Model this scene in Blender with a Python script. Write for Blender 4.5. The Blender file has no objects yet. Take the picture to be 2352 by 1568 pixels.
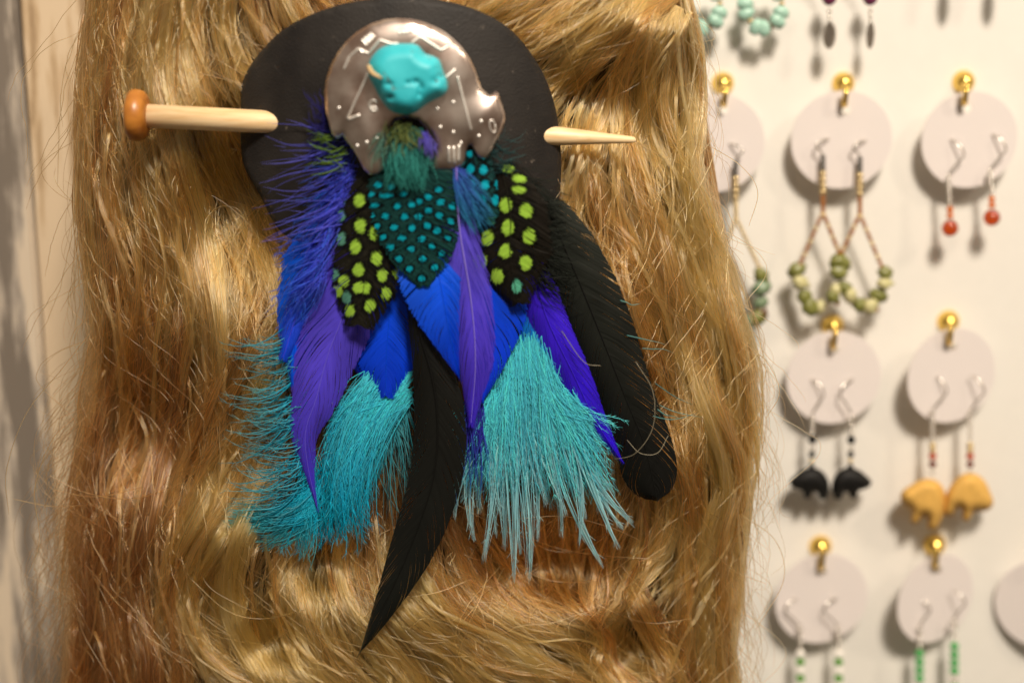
import bpy, bmesh, math, random
import numpy as np
from mathutils import Vector, Matrix
from mathutils.geometry import delaunay_2d_cdt

rng = np.random.default_rng(7)
random.seed(7)
S = bpy.context.scene
C = S.collection
# ------------------------------------------------------------------ camera, world, lights, exposure
LENS, SENS, DIST, PITCH = 50.0, 36.0, 0.444, math.radians(12.0)
FPX = 2352.0 * LENS / SENS
FWD = np.array([0.0, math.cos(PITCH), -math.sin(PITCH)])
UP = np.array([0.0, math.sin(PITCH), math.cos(PITCH)])
EYE = -DIST * FWD
cam = bpy.data.cameras.new('camera'); cam_o = bpy.data.objects.new('camera', cam); C.objects.link(cam_o)
cam_o.location = EYE; cam_o.rotation_euler = (math.radians(90) - PITCH, 0, 0)
cam.lens = LENS; cam.sensor_width = SENS; cam.clip_start = 0.01; cam.clip_end = 50
cam.dof.use_dof = True; cam.dof.focus_distance = 0.452; cam.dof.aperture_fstop = 4.5
S.camera = cam_o

W = bpy.data.worlds.new('World'); S.world = W; W.use_nodes = True
bg = W.node_tree.nodes['Background']; bg.inputs[1].default_value = 1.0
# the room around: pale ceiling, warm walls, dark wooden floor
_N, _L = W.node_tree.nodes, W.node_tree.links
_g = _N.new('ShaderNodeTexCoord'); _s = _N.new('ShaderNodeSeparateXYZ'); _m = _N.new('ShaderNodeMapRange'); _r = _N.new('ShaderNodeValToRGB')
_m.inputs[1].default_value = -1; _m.inputs[2].default_value = 1
_L.new(_g.outputs['Generated'], _s.inputs[0]); _L.new(_s.outputs['Z'], _m.inputs[0]); _L.new(_m.outputs[0], _r.inputs['Fac']); _L.new(_r.outputs['Color'], bg.inputs[0])
for _p, _c in ((0.0, (.04, .026, .014)), (.32, (.07, .046, .03)), (.44, (.33, .26, .195)), (.62, (.35, .285, .215)), (1.0, (.37, .31, .24))):
    _e = _r.color_ramp.elements[0] if _p == 0 else (_r.color_ramp.elements[1] if _p == 1 else _r.color_ramp.elements.new(_p))
    _e.position = _p; _e.color = (*_c, 1)

def area(name, loc, target, size, power, col):
    l = bpy.data.lights.new(name, 'AREA'); l.shape = 'DISK'; l.size = size; l.energy = power; l.color = col
    o = bpy.data.objects.new(name, l); C.objects.link(o); o.location = loc
    o.rotation_euler = (Vector(target) - Vector(loc)).to_track_quat('-Z', 'Y').to_euler()
    return o
area('track_spot', (0.24, -1.05, 1.10), (0.03, 0.08, 0), 0.28, 33.0, (1.0, 0.88, 0.74))
area('second_spot', (1.05, -0.85, 0.95), (0.0, 0.05, 0), 0.2, 4.5, (1.0, 0.84, 0.64))

S.view_settings.view_transform = 'Standard'; S.view_settings.look = 'None'; S.view_settings.gamma = 1.0
S.view_settings.exposure = 0.0
S.cycles.max_bounces = 9; S.cycles.transmission_bounces = 8; S.cycles.glossy_bounces = 5; S.cycles.diffuse_bounces = 4
S.cycles.use_denoising = True; S.cycles.denoising_prefilter = 'ACCURATE'; S.cycles.denoising_input_passes = 'RGB_ALBEDO_NORMAL'; S.cycles.sample_clamp_indirect = 2.0
try:
    S.cycles_curves.shape = 'RIBBONS'; S.cycles_curves.subdivisions = 2
except Exception: pass

# ------------------------------------------------------------------ helpers
# the photograph was measured on a 2352 x 1568 grid; P() puts a measured point on the upright plane at depth y (metres)
def P(px, py, y):
    px = np.asarray(px, float); py = np.asarray(py, float); y = np.asarray(y, float)
    r = (px - 1176.0) / FPX; u = (784.0 - py) / FPX
    dy = FWD[1] + u * UP[1]; dz = FWD[2] + u * UP[2]
    t = (y - EYE[1]) / dy
    return np.stack(np.broadcast_arrays(r * t, EYE[1] + t * dy, EYE[2] + t * dz), -1)
def px_size(y, py=784.0):
    return float((y - EYE[1]) / (FWD[1] + (784.0 - py) / FPX * UP[1]) / FPX)
def Z1(p): return [((540 + x / 2.8) * .98, (y / 2.8) * .98) for x, y in p]
def Z2(p): return [((500 + x / 2.6133) * .98, (380 + y / 2.6133) * .98) for x, y in p]
def lin(r, g, b):
    f = lambda c: c / 255 / 12.92 if c / 255 <= .04045 else ((c / 255 + .055) / 1.055) ** 2.4
    return np.array([f(r), f(g), f(b)])
def smooth(pts, n):
    """Catmull-Rom through pts (m x k) sampled at n even parameters"""
    p = np.asarray(pts, float); m = len(p)
    q = np.vstack([2 * p[0] - p[1], p, 2 * p[-1] - p[-2]])
    seg = np.r_[0, np.cumsum(np.linalg.norm(np.diff(p[:, :2], axis=0), axis=1))]; seg /= seg[-1]
    t = np.linspace(0, 1, n); i = np.clip(np.searchsorted(seg, t, side='right') - 1, 0, m - 2)
    f = ((t - seg[i]) / (seg[i + 1] - seg[i]))[:, None]
    a, b, c, d = q[i], q[i + 1], q[i + 2], q[i + 3]
    return .5 * (2 * b + (c - a) * f + (2 * a - 5 * b + 4 * c - d) * f * f + (3 * b - a - 3 * c + d) * f ** 3)

def mesh(name, v, f, mat, parent=None, col=None, smooth_shade=True):
    me = bpy.data.meshes.new(name)
    v = np.asarray(v, float)
    me.from_pydata(v.tolist(), [], f if isinstance(f, list) else f.tolist())
    if smooth_shade: me.polygons.foreach_set('use_smooth', [True] * len(me.polygons))
    if col is not None:
        a = me.color_attributes.new('Col', 'FLOAT_COLOR', 'POINT')
        c = np.ones((len(v), 4), np.float32); c[:, :3] = col
        a.data.foreach_set('color', c.ravel())
    me.update()
    if mat: me.materials.append(mat)
    o = bpy.data.objects.new(name, me); C.objects.link(o)
    if parent is not None: attach(o, parent)
    return o
def attach(o, parent):
    o.parent = parent
    o.matrix_parent_inverse = Matrix.Translation(-parent_loc(parent))
def parent_loc(p):
    l = Vector(p.location)
    while p.parent: p = p.parent; l = l + Vector(p.location) + p.matrix_parent_inverse.translation if False else l
    return l
def bm_mesh(name, bm, mat, parent=None, smooth_shade=True):
    me = bpy.data.meshes.new(name); bm.to_mesh(me); bm.free()
    if smooth_shade: me.polygons.foreach_set('use_smooth', [True] * len(me.polygons))
    if mat: me.materials.append(mat)
    o = bpy.data.objects.new(name, me); C.objects.link(o)
    if parent is not None: attach(o, parent)
    return o
def thing(name, label, cat, loc, group=None):
    o = bpy.data.objects.new(name, None); C.objects.link(o); o.location = loc; o.empty_display_size = .01
    o['label'] = label; o['category'] = cat
    if group: o['group'] = group
    return o

def tubes(polys, radii, sides=3, caps=False):
    """polys m x n x 3, radii m x n -> verts, faces of m tubes"""
    p = np.asarray(polys, float); r = np.asarray(radii, float)
    m, n, _ = p.shape
    t = np.gradient(p, axis=1); t /= np.linalg.norm(t, axis=2, keepdims=True) + 1e-12
    ref = np.where(np.abs(t[..., 1:2]) > .9, np.array([1., 0, 0]), np.array([0, 1., 0]))
    a = np.cross(t, ref); a /= np.linalg.norm(a, axis=2, keepdims=True) + 1e-12
    b = np.cross(t, a)
    ang = np.arange(sides) * 2 * math.pi / sides
    v = p[:, :, None] + r[:, :, None, None] * (a[:, :, None] * np.cos(ang)[:, None] + b[:, :, None] * np.sin(ang)[:, None])
    idx = np.arange(m * n * sides).reshape(m, n, sides)
    q = np.stack([idx[:, :-1], np.roll(idx[:, :-1], -1, 2), np.roll(idx[:, 1:], -1, 2), idx[:, 1:]], -1).reshape(-1, 4)
    f = q.tolist()
    if caps:
        for k in range(m):
            f.append(idx[k, 0, ::-1].tolist()); f.append(idx[k, -1].tolist())
    return v.reshape(-1, 3), f
def tube(name, pts, r, mat, parent=None, n=24, sides=10):
    p = smooth(pts, n) if len(pts) > 2 else np.linspace(pts[0], pts[1], n)
    rr = np.interp(np.linspace(0, 1, n), np.linspace(0, 1, len(r)), r) if hasattr(r, '__len__') else np.full(n, r)
    v, f = tubes(p[None], rr[None], sides, True)
    return mesh(name, v, f, mat, parent)

def inside(poly, pts):
    x, y = pts[:, 0], pts[:, 1]; r = np.zeros(len(pts), bool); q = np.asarray(poly)
    for (x1, y1), (x2, y2) in zip(q, np.roll(q, -1, 0)):
        c = ((y1 > y) != (y2 > y)) & (x < (x2 - x1) * (y - y1) / (y2 - y1 + 1e-12) + x1); r ^= c
    return r
def edge_dist(poly, pts):
    q = np.asarray(poly); d = np.full(len(pts), 1e9)
    for a, b in zip(q, np.roll(q, -1, 0)):
        ab = b - a; t = np.clip(((pts - a) @ ab) / (ab @ ab + 1e-12), 0, 1)
        d = np.minimum(d, np.linalg.norm(pts - (a + t[:, None] * ab), axis=1))
    return d
def plate(name, outline, step, depth, thick, mat, parent, round_px=0, holes=(), colf=None):
    """a solid sheet with the given outline; depth(px, py, edge distance) is the front surface, thick its thickness"""
    o = np.asarray(outline, float); n = len(o)
    x0, y0 = o.min(0); x1, y1 = o.max(0)
    gx, gy = np.meshgrid(np.arange(x0, x1, step), np.arange(y0, y1, step))
    g = np.stack([gx.ravel() + (np.round((gy.ravel() - y0) / step) % 2) * step / 2, gy.ravel()], 1)
    g = g[inside(o, g)]; g = g[edge_dist(o, g) > step * .45]
    pts = np.vstack([o, g])
    vv, ee, ff, *_ = delaunay_2d_cdt([Vector(p) for p in pts.tolist()], [(i, (i + 1) % n) for i in range(n)], [], 1, 1e-6)
    v2 = np.array([[p.x, p.y] for p in vv]); tri = np.array([list(f) for f in ff])
    for hc, hx, hy in holes:
        c = v2[tri].mean(1); tri = tri[((c[:, 0] - hc[0]) / hx) ** 2 + ((c[:, 1] - hc[1]) / hy) ** 2 > 1]
    ed = edge_dist(o, v2)
    yf = depth(v2[:, 0], v2[:, 1], ed)
    if round_px: yf = yf + thick * .45 * (1 - np.sqrt(np.clip(1 - (1 - np.clip(ed / round_px, 0, 1)) ** 2, 0, 1)))
    front = P(v2[:, 0], v2[:, 1], yf); back = P(v2[:, 0], v2[:, 1], depth(v2[:, 0], v2[:, 1], ed) + thick)
    k = len(v2)
    a = np.sort(np.concatenate([tri[:, [0, 1]], tri[:, [1, 2]], tri[:, [2, 0]]]), 1)
    u, cnt = np.unique(a, axis=0, return_counts=True); rim = u[cnt == 1]
    # P flips the picture's y, so a counter-clockwise triangle there faces the camera after reversing
    f = tri[:, ::-1].tolist() + (tri + k).tolist() + [[i, j, j + k, i + k] for i, j in rim.tolist()]
    col = None
    if colf is not None:
        c = colf(v2[:, 0], v2[:, 1], ed); col = np.vstack([c, c])
    ob = mesh(name, np.vstack([front, back]), f, mat, parent, col)
    bm = bmesh.new(); bm.from_mesh(ob.data); bmesh.ops.recalc_face_normals(bm, faces=bm.faces); bm.to_mesh(ob.data); bm.free()
    return ob

def ball(name, c, r, mat, parent, sq=(1, 1, 1), seg=16):
    bm = bmesh.new(); bmesh.ops.create_uvsphere(bm, u_segments=seg, v_segments=max(6, seg // 2), radius=r)
    for v in bm.verts: v.co = Vector((v.co.x * sq[0] + c[0], v.co.y * sq[1] + c[1], v.co.z * sq[2] + c[2]))
    return bm_mesh(name, bm, mat, parent)
_bead = {}
def bead(name, c, r, mat, parent, sq=(1, 1, 1), rot=0.0, lump=0.0, seed=0):
    """beads alike share one mesh"""
    key = (round(lump, 2), seed, mat.name)
    if key not in _bead:
        bm = bmesh.new(); bmesh.ops.create_uvsphere(bm, u_segments=12, v_segments=8, radius=1)
        rr = random.Random(seed)
        if lump:
            for v in bm.verts: v.co *= 1 + rr.uniform(-lump, lump)
        me = bpy.data.meshes.new('bead'); bm.to_mesh(me); bm.free()
        me.polygons.foreach_set('use_smooth', [True] * len(me.polygons)); me.materials.append(mat)
        _bead[key] = me
    o = bpy.data.objects.new(name, _bead[key]); C.objects.link(o); o.parent = parent
    o.location = Vector(c) - parent.location
    o.scale = (r * sq[0], r * sq[1], r * sq[2]); o.rotation_euler = (0, rot, 0)
    return o

# ------------------------------------------------------------------ materials
def nt(name):
    m = bpy.data.materials.new(name); m.use_nodes = True
    return m, m.node_tree.nodes, m.node_tree.links, m.node_tree.nodes['Principled BSDF']
def simple(name, col, rough=.5, metal=0.0, bump=0.0, scale=400.0, var=0.0, coat=0.0, trans=0.0, spec=.5, emit=None):
    m, N, L, b = nt(name)
    b.inputs['Base Color'].default_value = (*col, 1); b.inputs['Roughness'].default_value = rough; b.inputs['Metallic'].default_value = metal
    b.inputs['Coat Weight'].default_value = coat; b.inputs['Transmission Weight'].default_value = trans; b.inputs['Specular IOR Level'].default_value = spec
    if bump or var:
        tc = N.new('ShaderNodeTexCoord'); nz = N.new('ShaderNodeTexNoise'); nz.inputs['Scale'].default_value = scale; nz.inputs['Detail'].default_value = 5
        L.new(tc.outputs['Object'], nz.inputs['Vector'])
        if var:
            mx = N.new('ShaderNodeMix'); mx.data_type = 'RGBA'
            mx.inputs[6].default_value = (*[c * (1 - var) for c in col], 1); mx.inputs[7].default_value = (*[min(1, c * (1 + var)) for c in col], 1)
            L.new(nz.outputs['Fac'], mx.inputs[0]); L.new(mx.outputs[2], b.inputs['Base Color'])
        if bump:
            bp = N.new('ShaderNodeBump'); bp.inputs['Strength'].default_value = bump; bp.inputs['Distance'].default_value = .0004
            L.new(nz.outputs['Fac'], bp.inputs['Height']); L.new(bp.outputs['Normal'], b.inputs['Normal'])
    return m

def feather_mat(name, rough=.5, sheen=.3, transl=.25):
    m, N, L, b = nt(name)
    at = N.new('ShaderNodeAttribute'); at.attribute_name = 'Col'
    L.new(at.outputs['Color'], b.inputs['Base Color'])
    b.inputs['Roughness'].default_value = rough; b.inputs['Specular IOR Level'].default_value = .3
    b.inputs['Sheen Weight'].default_value = sheen; L.new(at.outputs['Color'], b.inputs['Sheen Tint'])
    tr = N.new('ShaderNodeBsdfTranslucent'); L.new(at.outputs['Color'], tr.inputs['Color'])
    mx = N.new('ShaderNodeMixShader'); mx.inputs[0].default_value = transl
    L.new(b.outputs[0], mx.inputs[1]); L.new(tr.outputs[0], mx.inputs[2]); L.new(mx.outputs[0], N['Material Output'].inputs[0])
    return m

def hair_mat(name, c_dark, c_light):
    m, N, L, b = nt(name); N.remove(b)
    h = N.new('ShaderNodeBsdfHairPrincipled'); h.model = 'CHIANG'; h.parametrization = 'COLOR'
    at = N.new('ShaderNodeAttribute'); at.attribute_name = 'tone'
    mx = N.new('ShaderNodeMix'); mx.data_type = 'RGBA'; mx.inputs[6].default_value = (*c_dark, 1); mx.inputs[7].default_value = (*c_light, 1)
    L.new(at.outputs['Fac'], mx.inputs[0]); L.new(mx.outputs[2], h.inputs['Color'])
    h.inputs['Roughness'].default_value = .23; h.inputs['Radial Roughness'].default_value = .28; h.inputs['Coat'].default_value = .25; h.inputs['IOR'].default_value = 1.55
    h.inputs['Random Roughness'].default_value = .3; h.inputs['Offset'].default_value = math.radians(2.5)
    L.new(h.outputs[0], N['Material Output'].inputs[0])
    return m

M = {}
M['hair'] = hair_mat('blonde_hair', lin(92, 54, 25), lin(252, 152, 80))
M['hair_base'] = simple('hair_underlayer', lin(66, 38, 18), .8, bump=.5, scale=900, var=.3)
M['feather'] = feather_mat('dyed_feather')
M['down'] = feather_mat('dyed_down', .6, .3, .45)
M['quill'] = feather_mat('feather_quill', .4, 0, .1)
M['wood'] = None

# leather with grain and small scuffs
m, N, L, b = nt('black_leather')
tc = N.new('ShaderNodeTexCoord'); n1 = N.new('ShaderNodeTexNoise'); n1.inputs['Scale'].default_value = 70; n1.inputs['Detail'].default_value = 8
n2 = N.new('ShaderNodeTexVoronoi'); n2.inputs['Scale'].default_value = 1500
n3 = N.new('ShaderNodeTexNoise'); n3.inputs['Scale'].default_value = 330; n3.inputs['Detail'].default_value = 3
for q in (n1, n2, n3): L.new(tc.outputs['Object'], q.inputs['Vector'])
r1 = N.new('ShaderNodeValToRGB'); r1.color_ramp.elements[0].color = (*lin(26, 23, 22), 1); r1.color_ramp.elements[1].color = (*lin(46, 42, 39), 1)
r1.color_ramp.elements[0].position = .3; r1.color_ramp.elements[1].position = .75
L.new(n1.outputs['Fac'], r1.inputs['Fac'])
r2 = N.new('ShaderNodeValToRGB'); r2.color_ramp.elements[0].position = .70; r2.color_ramp.elements[1].position = .78
L.new(n3.outputs['Fac'], r2.inputs['Fac'])
mx = N.new('ShaderNodeMix'); mx.data_type = 'RGBA'; L.new(r2.outputs['Color'], mx.inputs[0]); L.new(r1.outputs['Color'], mx.inputs[6]); mx.inputs[7].default_value = (*lin(92, 84, 76), 1)
L.new(mx.outputs[2], b.inputs['Base Color']); b.inputs['Roughness'].default_value = .62; b.inputs['Specular IOR Level'].default_value = .3
bp = N.new('ShaderNodeBump'); bp.inputs['Strength'].default_value = .35; bp.inputs['Distance'].default_value = .0003
L.new(n2.outputs['Distance'], bp.inputs['Height']); L.new(bp.outputs['Normal'], b.inputs['Normal']); M['leather'] = m

# polished silver, slightly hammered; brown and pink reflections put into the colour
m, N, L, b = nt('stamped_silver')
tc = N.new('ShaderNodeTexCoord'); n1 = N.new('ShaderNodeTexNoise'); n1.inputs['Scale'].default_value = 100; n1.inputs['Detail'].default_value = 7
n2 = N.new('ShaderNodeTexNoise'); n2.inputs['Scale'].default_value = 60; n2.inputs['Detail'].default_value = 1
for q in (n1, n2): L.new(tc.outputs['Object'], q.inputs['Vector'])
r1 = N.new('ShaderNodeValToRGB'); r1.color_ramp.elements[0].color = (.50, .36, .30, 1); r1.color_ramp.elements[0].position = .36; r1.color_ramp.elements[1].position = .66; r1.color_ramp.elements[1].color = (.97, .86, .79, 1)
L.new(n1.outputs['Fac'], r1.inputs['Fac']); L.new(r1.outputs['Color'], b.inputs['Base Color'])
b.inputs['Metallic'].default_value = 1; b.inputs['Roughness'].default_value = .29
bp = N.new('ShaderNodeBump'); bp.inputs['Strength'].default_value = 1.0; bp.inputs['Distance'].default_value = .0022
L.new(n2.outputs['Fac'], bp.inputs['Height']); L.new(bp.outputs['Normal'], b.inputs['Normal']); M['silver'] = m
M['bright_silver'] = simple('bright_silver', (.98, .95, .9), .5, 1.0)

# turquoise: blue-green with brown matrix in the pits
m, N, L, b = nt('turquoise')
tc = N.new('ShaderNodeTexCoord'); n1 = N.new('ShaderNodeTexNoise'); n1.inputs['Scale'].default_value = 110; n1.inputs['Detail'].default_value = 4
n2 = N.new('ShaderNodeTexNoise'); n2.inputs['Scale'].default_value = 190; n2.inputs['Detail'].default_value = 7; n2.inputs['Distortion'].default_value = 1.2
for q in (n1, n2): L.new(tc.outputs['Object'], q.inputs['Vector'])
r1 = N.new('ShaderNodeValToRGB'); r1.color_ramp.elements[0].color = (*lin(0, 150, 166), 1); r1.color_ramp.elements[1].color = (*lin(70, 206, 216), 1)
L.new(n1.outputs['Fac'], r1.inputs['Fac'])
r2 = N.new('ShaderNodeValToRGB'); r2.color_ramp.elements[0].position = .66; r2.color_ramp.elements[1].position = .72
L.new(n2.outputs['Fac'], r2.inputs['Fac'])
mx = N.new('ShaderNodeMix'); mx.data_type = 'RGBA'; L.new(r2.outputs['Color'], mx.inputs[0]); L.new(r1.outputs['Color'], mx.inputs[6]); mx.inputs[7].default_value = (*lin(96, 92, 70), 1)
L.new(mx.outputs[2], b.inputs['Base Color']); b.inputs['Roughness'].default_value = .5
bp = N.new('ShaderNodeBump'); bp.inputs['Strength'].default_value = .6; bp.inputs['Distance'].default_value = -.0006
L.new(r2.outputs['Color'], bp.inputs['Height']); L.new(bp.outputs['Normal'], b.inputs['Normal']); M['turquoise'] = m
M['pit'] = simple('brown_matrix', lin(70, 54, 36), .7, bump=.5, scale=1500, var=.4)

def wood_mat(name, c0, c1, axis, scale=60.0, stretch=14.0, rough=.45, bump=.15):
    m, N, L, b = nt(name)
    tc = N.new('ShaderNodeTexCoord'); mp = N.new('ShaderNodeMapping')
    s = [stretch, stretch, stretch]; s[axis] = 1.0; mp.inputs['Scale'].default_value = s
    L.new(tc.outputs['Object'], mp.inputs['Vector'])
    nz = N.new('ShaderNodeTexNoise'); nz.inputs['Scale'].default_value = scale; nz.inputs['Detail'].default_value = 6; nz.inputs['Distortion'].default_value = .4
    L.new(mp.outputs[0], nz.inputs['Vector'])
    r = N.new('ShaderNodeValToRGB'); r.color_ramp.elements[0].position = .3; r.color_ramp.elements[1].position = .7
    r.color_ramp.elements[0].color = (*c0, 1); r.color_ramp.elements[1].color = (*c1, 1)
    L.new(nz.outputs['Fac'], r.inputs['Fac']); L.new(r.outputs['Color'], b.inputs['Base Color']); b.inputs['Roughness'].default_value = rough
    bp = N.new('ShaderNodeBump'); bp.inputs['Strength'].default_value = bump; bp.inputs['Distance'].default_value = .0003
    L.new(nz.outputs['Fac'], bp.inputs['Height']); L.new(bp.outputs['Normal'], b.inputs['Normal'])
    return m
M['stick'] = wood_mat('pale_dowel_wood', lin(222, 184, 132), lin(246, 220, 176), 0, 60, 10)
M['black_feather'] = wood_mat('black_quill_feather', lin(9, 10, 9), lin(19, 20, 18), 2, 400, 8, .6, .3)
M['black_feather'].node_tree.nodes['Principled BSDF'].inputs['Specular IOR Level'].default_value = .12
M['knob'] = wood_mat('honey_knob_wood', lin(146, 86, 30), lin(190, 124, 50), 0, 45, 5, .35)

# weathered plank wall, painted board
def plank_mat(name, base, grey, dark, amount):
    m, N, L, b = nt(name)
    tc = N.new('ShaderNodeTexCoord'); mp = N.new('ShaderNodeMapping'); mp.inputs['Scale'].default_value = (20, 20, 2.2); L.new(tc.outputs['Object'], mp.inputs['Vector'])
    n1 = N.new('ShaderNodeTexNoise'); n1.inputs['Scale'].default_value = 9; n1.inputs['Detail'].default_value = 9; n1.inputs['Roughness'].default_value = .62
    mp2 = N.new('ShaderNodeMapping'); mp2.inputs['Scale'].default_value = (6, 6, 1.0); L.new(tc.outputs['Object'], mp2.inputs['Vector'])
    n2 = N.new('ShaderNodeTexNoise'); n2.inputs['Scale'].default_value = 7; n2.inputs['Detail'].default_value = 5
    L.new(mp.outputs[0], n1.inputs['Vector']); L.new(mp2.outputs[0], n2.inputs['Vector'])
    mu = N.new('ShaderNodeMath'); mu.operation = 'MULTIPLY'; L.new(n1.outputs['Fac'], mu.inputs[0]); L.new(n2.outputs['Fac'], mu.inputs[1])
    r = N.new('ShaderNodeValToRGB'); e = r.color_ramp.elements
    e[0].position = amount; e[0].color = (*base, 1); e[1].position = amount + .16; e[1].color = (*grey, 1)
    k = e.new(amount + .36); k.color = (*dark, 1)
    mr = N.new('ShaderNodeMapRange'); mr.inputs[1].default_value = .12; mr.inputs[2].default_value = .38; L.new(mu.outputs[0], mr.inputs[0])
    L.new(mr.outputs[0], r.inputs['Fac']); L.new(r.outputs['Color'], b.inputs['Base Color']); b.inputs['Roughness'].default_value = .7
    bp = N.new('ShaderNodeBump'); bp.inputs['Strength'].default_value = .3; bp.inputs['Distance'].default_value = .0008; bp.invert = True
    L.new(mu.outputs[0], bp.inputs['Height']); L.new(bp.outputs['Normal'], b.inputs['Normal'])
    return m
M['plank_grey'] = plank_mat('weathered_plank', lin(206, 190, 168), lin(164, 153, 140), lin(116, 106, 95), .36)
M['plank_pale'] = plank_mat('pale_plank', lin(208, 186, 156), lin(190, 164, 130), lin(150, 124, 92), .52)
M['board'] = simple('painted_board', lin(228, 225, 218), .6, bump=.12, scale=160, var=.03)
M['card'] = simple('white_card', lin(224, 216, 213), .7, var=.02, scale=800)
M['brass'] = simple('polished_brass', (.90, .62, .16), .18, 1.0)
M['wire'] = simple('silver_wire', (.80, .76, .70), .25, 1.0)
M['brass_wire'] = simple('brass_wire', (.72, .56, .30), .3, 1.0)
M['gun'] = simple('dark_metal', (.16, .15, .14), .35, 1.0)
M['pewter'] = simple('antique_pewter', (.30, .26, .22), .35, 1.0, bump=.8, scale=700)
M['amber_seed'] = simple('amber_seed_bead', lin(176, 108, 36), .2, coat=.4, trans=.3)
M['orange_glass'] = simple('orange_glass', lin(240, 130, 20), .1, trans=.5, coat=.5)
M['carnelian'] = simple('carnelian', lin(206, 82, 18), .08, trans=.75, coat=.5)
M['olive'] = simple('olive_chip_stone', lin(120, 122, 62), .35, var=.45, scale=260)
M['olive_pale'] = simple('pale_olive_chip', lin(196, 190, 140), .35, var=.25, scale=260)
M['sage'] = simple('sage_chip_stone', lin(120, 140, 110), .35, var=.35, scale=260)
M['aqua'] = simple('aqua_chip_stone', lin(176, 218, 200), .25, var=.15, scale=200, trans=.15)
M['brown_bead'] = simple('brown_bead', lin(92, 64, 40), .3)
M['purple'] = simple('plum_glass', lin(112, 48, 82), .12, coat=.5)
M['black_stone'] = simple('black_stone', lin(20, 19, 18), .6, spec=.3)
M['yellow_stone'] = simple('yellow_jasper', lin(212, 166, 82), .7, var=.3, scale=500, bump=.15)
M['coral'] = simple('coral_bead', lin(178, 84, 56), .25)
M['maroon'] = simple('maroon_bead', lin(104, 40, 28), .25)
M['crystal'] = simple('clear_crystal', lin(236, 230, 222), .08, trans=.6, coat=.5)
M['white_bead'] = simple('white_bead', lin(238, 234, 226), .3)
M['green_bead'] = simple('green_bead', lin(92, 148, 56), .25)
M['jade_bead'] = simple('jade_bead', lin(70, 160, 84), .25)

# ------------------------------------------------------------------ setting
YB, YW = 0.130, 0.112                        # front faces of the board and of the planks
def box(name, a, b, mat, parent=None, bev=.0008):
    bm = bmesh.new(); bmesh.ops.create_cube(bm, size=1)
    for v in bm.verts: v.co = Vector([(a[i] + b[i]) / 2 + v.co[i] * (b[i] - a[i]) for i in range(3)])
    bmesh.ops.bevel(bm, geom=bm.edges[:], offset=bev, segments=2, affect='EDGES')
    return bm_mesh(name, bm, mat, parent, False)
xb = float(P(880, 784, YB)[0]); xr = float(P(4600, 784, YB)[0])
board = box('display_board', (xb, YB, -.5), (xr, YB + .009, .5), M['board']); board['kind'] = 'structure'
wall = bpy.data.objects.new('plank_wall', None); C.objects.link(wall); wall.location = (0, YW, 0)
wall['kind'] = 'structure'
edges_px = [-620, -260, 96, 470, 840]
for i, (a, b_) in enumerate(zip(edges_px[:-1], edges_px[1:])):
    box('plank', (float(P(a, 784, YW)[0]) + .0007, YW + .0006 * (i % 2), -.5), (float(P(b_, 784, YW)[0]) - .0007, YW + .012, .5), M['plank_grey'] if i % 2 else M['plank_pale'], wall, .0012)

# ------------------------------------------------------------------ hair
HAIR = thing('hair', 'long wavy golden blonde hair hanging loose behind the feathered barrette', 'hair', tuple(P(930, 784, .05)))
L_EDGE = np.array([(-120, 205), (0, 200), (200, 186), (500, 184), (700, 214), (850, 214), (980, 180), (1100, 180), (1250, 165), (1568, 140), (1750, 130)], float)
R_EDGE = np.array([(-120, 1570), (0, 1580), (150, 1605), (350, 1610), (600, 1672), (850, 1735), (1100, 1725), (1300, 1690), (1568, 1690), (1750, 1690)], float)
def xl(py): return np.interp(py, L_EDGE[:, 0], L_EDGE[:, 1])
def xr_(py): return np.interp(py, R_EDGE[:, 0], R_EDGE[:, 1])
def ysurf(px, py):
    """depth of the front of the hair"""
    a, b = xl(py), xr_(py); u = (px - (a + b) / 2) / ((b - a) / 2)
    y = .012 + .015 * np.clip(np.abs(u), 0, 1.1) ** 3.5
    y = y + .004 * np.exp(-(((px - 930) / 420) ** 2 + ((py - 300) / 330) ** 2)) - .006 * np.clip((py - 1200) / 350, 0, 1) * (1 - np.clip(np.abs(u), 0, 1))
    # hollows between the locks (+) and curls that stand out (-)
    for cx, cy, sx_, sy_, d in ((330, 990, 120, 150, .014), (1330, 235, 90, 80, .012), (1260, 1300, 130, 80, .020), (545, 470, 100, 150, .020), (730, 1290, 70, 60, .010), (1480, 300, 60, 120, .008), (1440, 1500, 80, 60, .012), (620, 1480, 60, 50, .008), (920, 1430, 190, 90, -.004), (520, 1260, 90, 110, -.007), (1500, 60, 110, 70, -.008), (420, 330, 90, 200, -.005), (1600, 1050, 70, 120, -.006), (600, 820, 70, 110, -.006), (1450, 700, 60, 160, -.004)):
        y = y + d * np.exp(-(((px - cx) / sx_) ** 2 + ((py - cy) / sy_) ** 2))
    return y
def soft_edge(x, y):
    a, b = xl(y), xr_(y)
    x = np.where(x < a, a - 26 * (1 - np.exp(-(a - x) / 26)), x)
    return np.where(x > b, b + 26 * (1 - np.exp(-(x - b) / 26)), x)
# solid underlayer, its colour darkened for the shade between the locks
rows = np.linspace(-110, 1740, 60); ring = 40; vs = []
for py in rows:
    a, b = xl(py) + 26, xr_(py) - 26
    w = np.linspace(0, math.pi, ring)
    X = (a + b) / 2 - (b - a) / 2 * np.cos(w)
    Y = ysurf(X, py) + .010
    Y[0] = Y[-1] = .044
    vs.append(np.vstack([P(X, py, Y), P(X[::-1], py, np.full(ring, .056))]))
vs = np.vstack(vs); K = 2 * ring
fs = [[i * K + j, i * K + (j + 1) % K, (i + 1) * K + (j + 1) % K, (i + 1) * K + j] for i in range(len(rows) - 1) for j in range(K)]
ub = mesh('hair_underlayer', vs, fs, M['hair_base'], HAIR)

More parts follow.
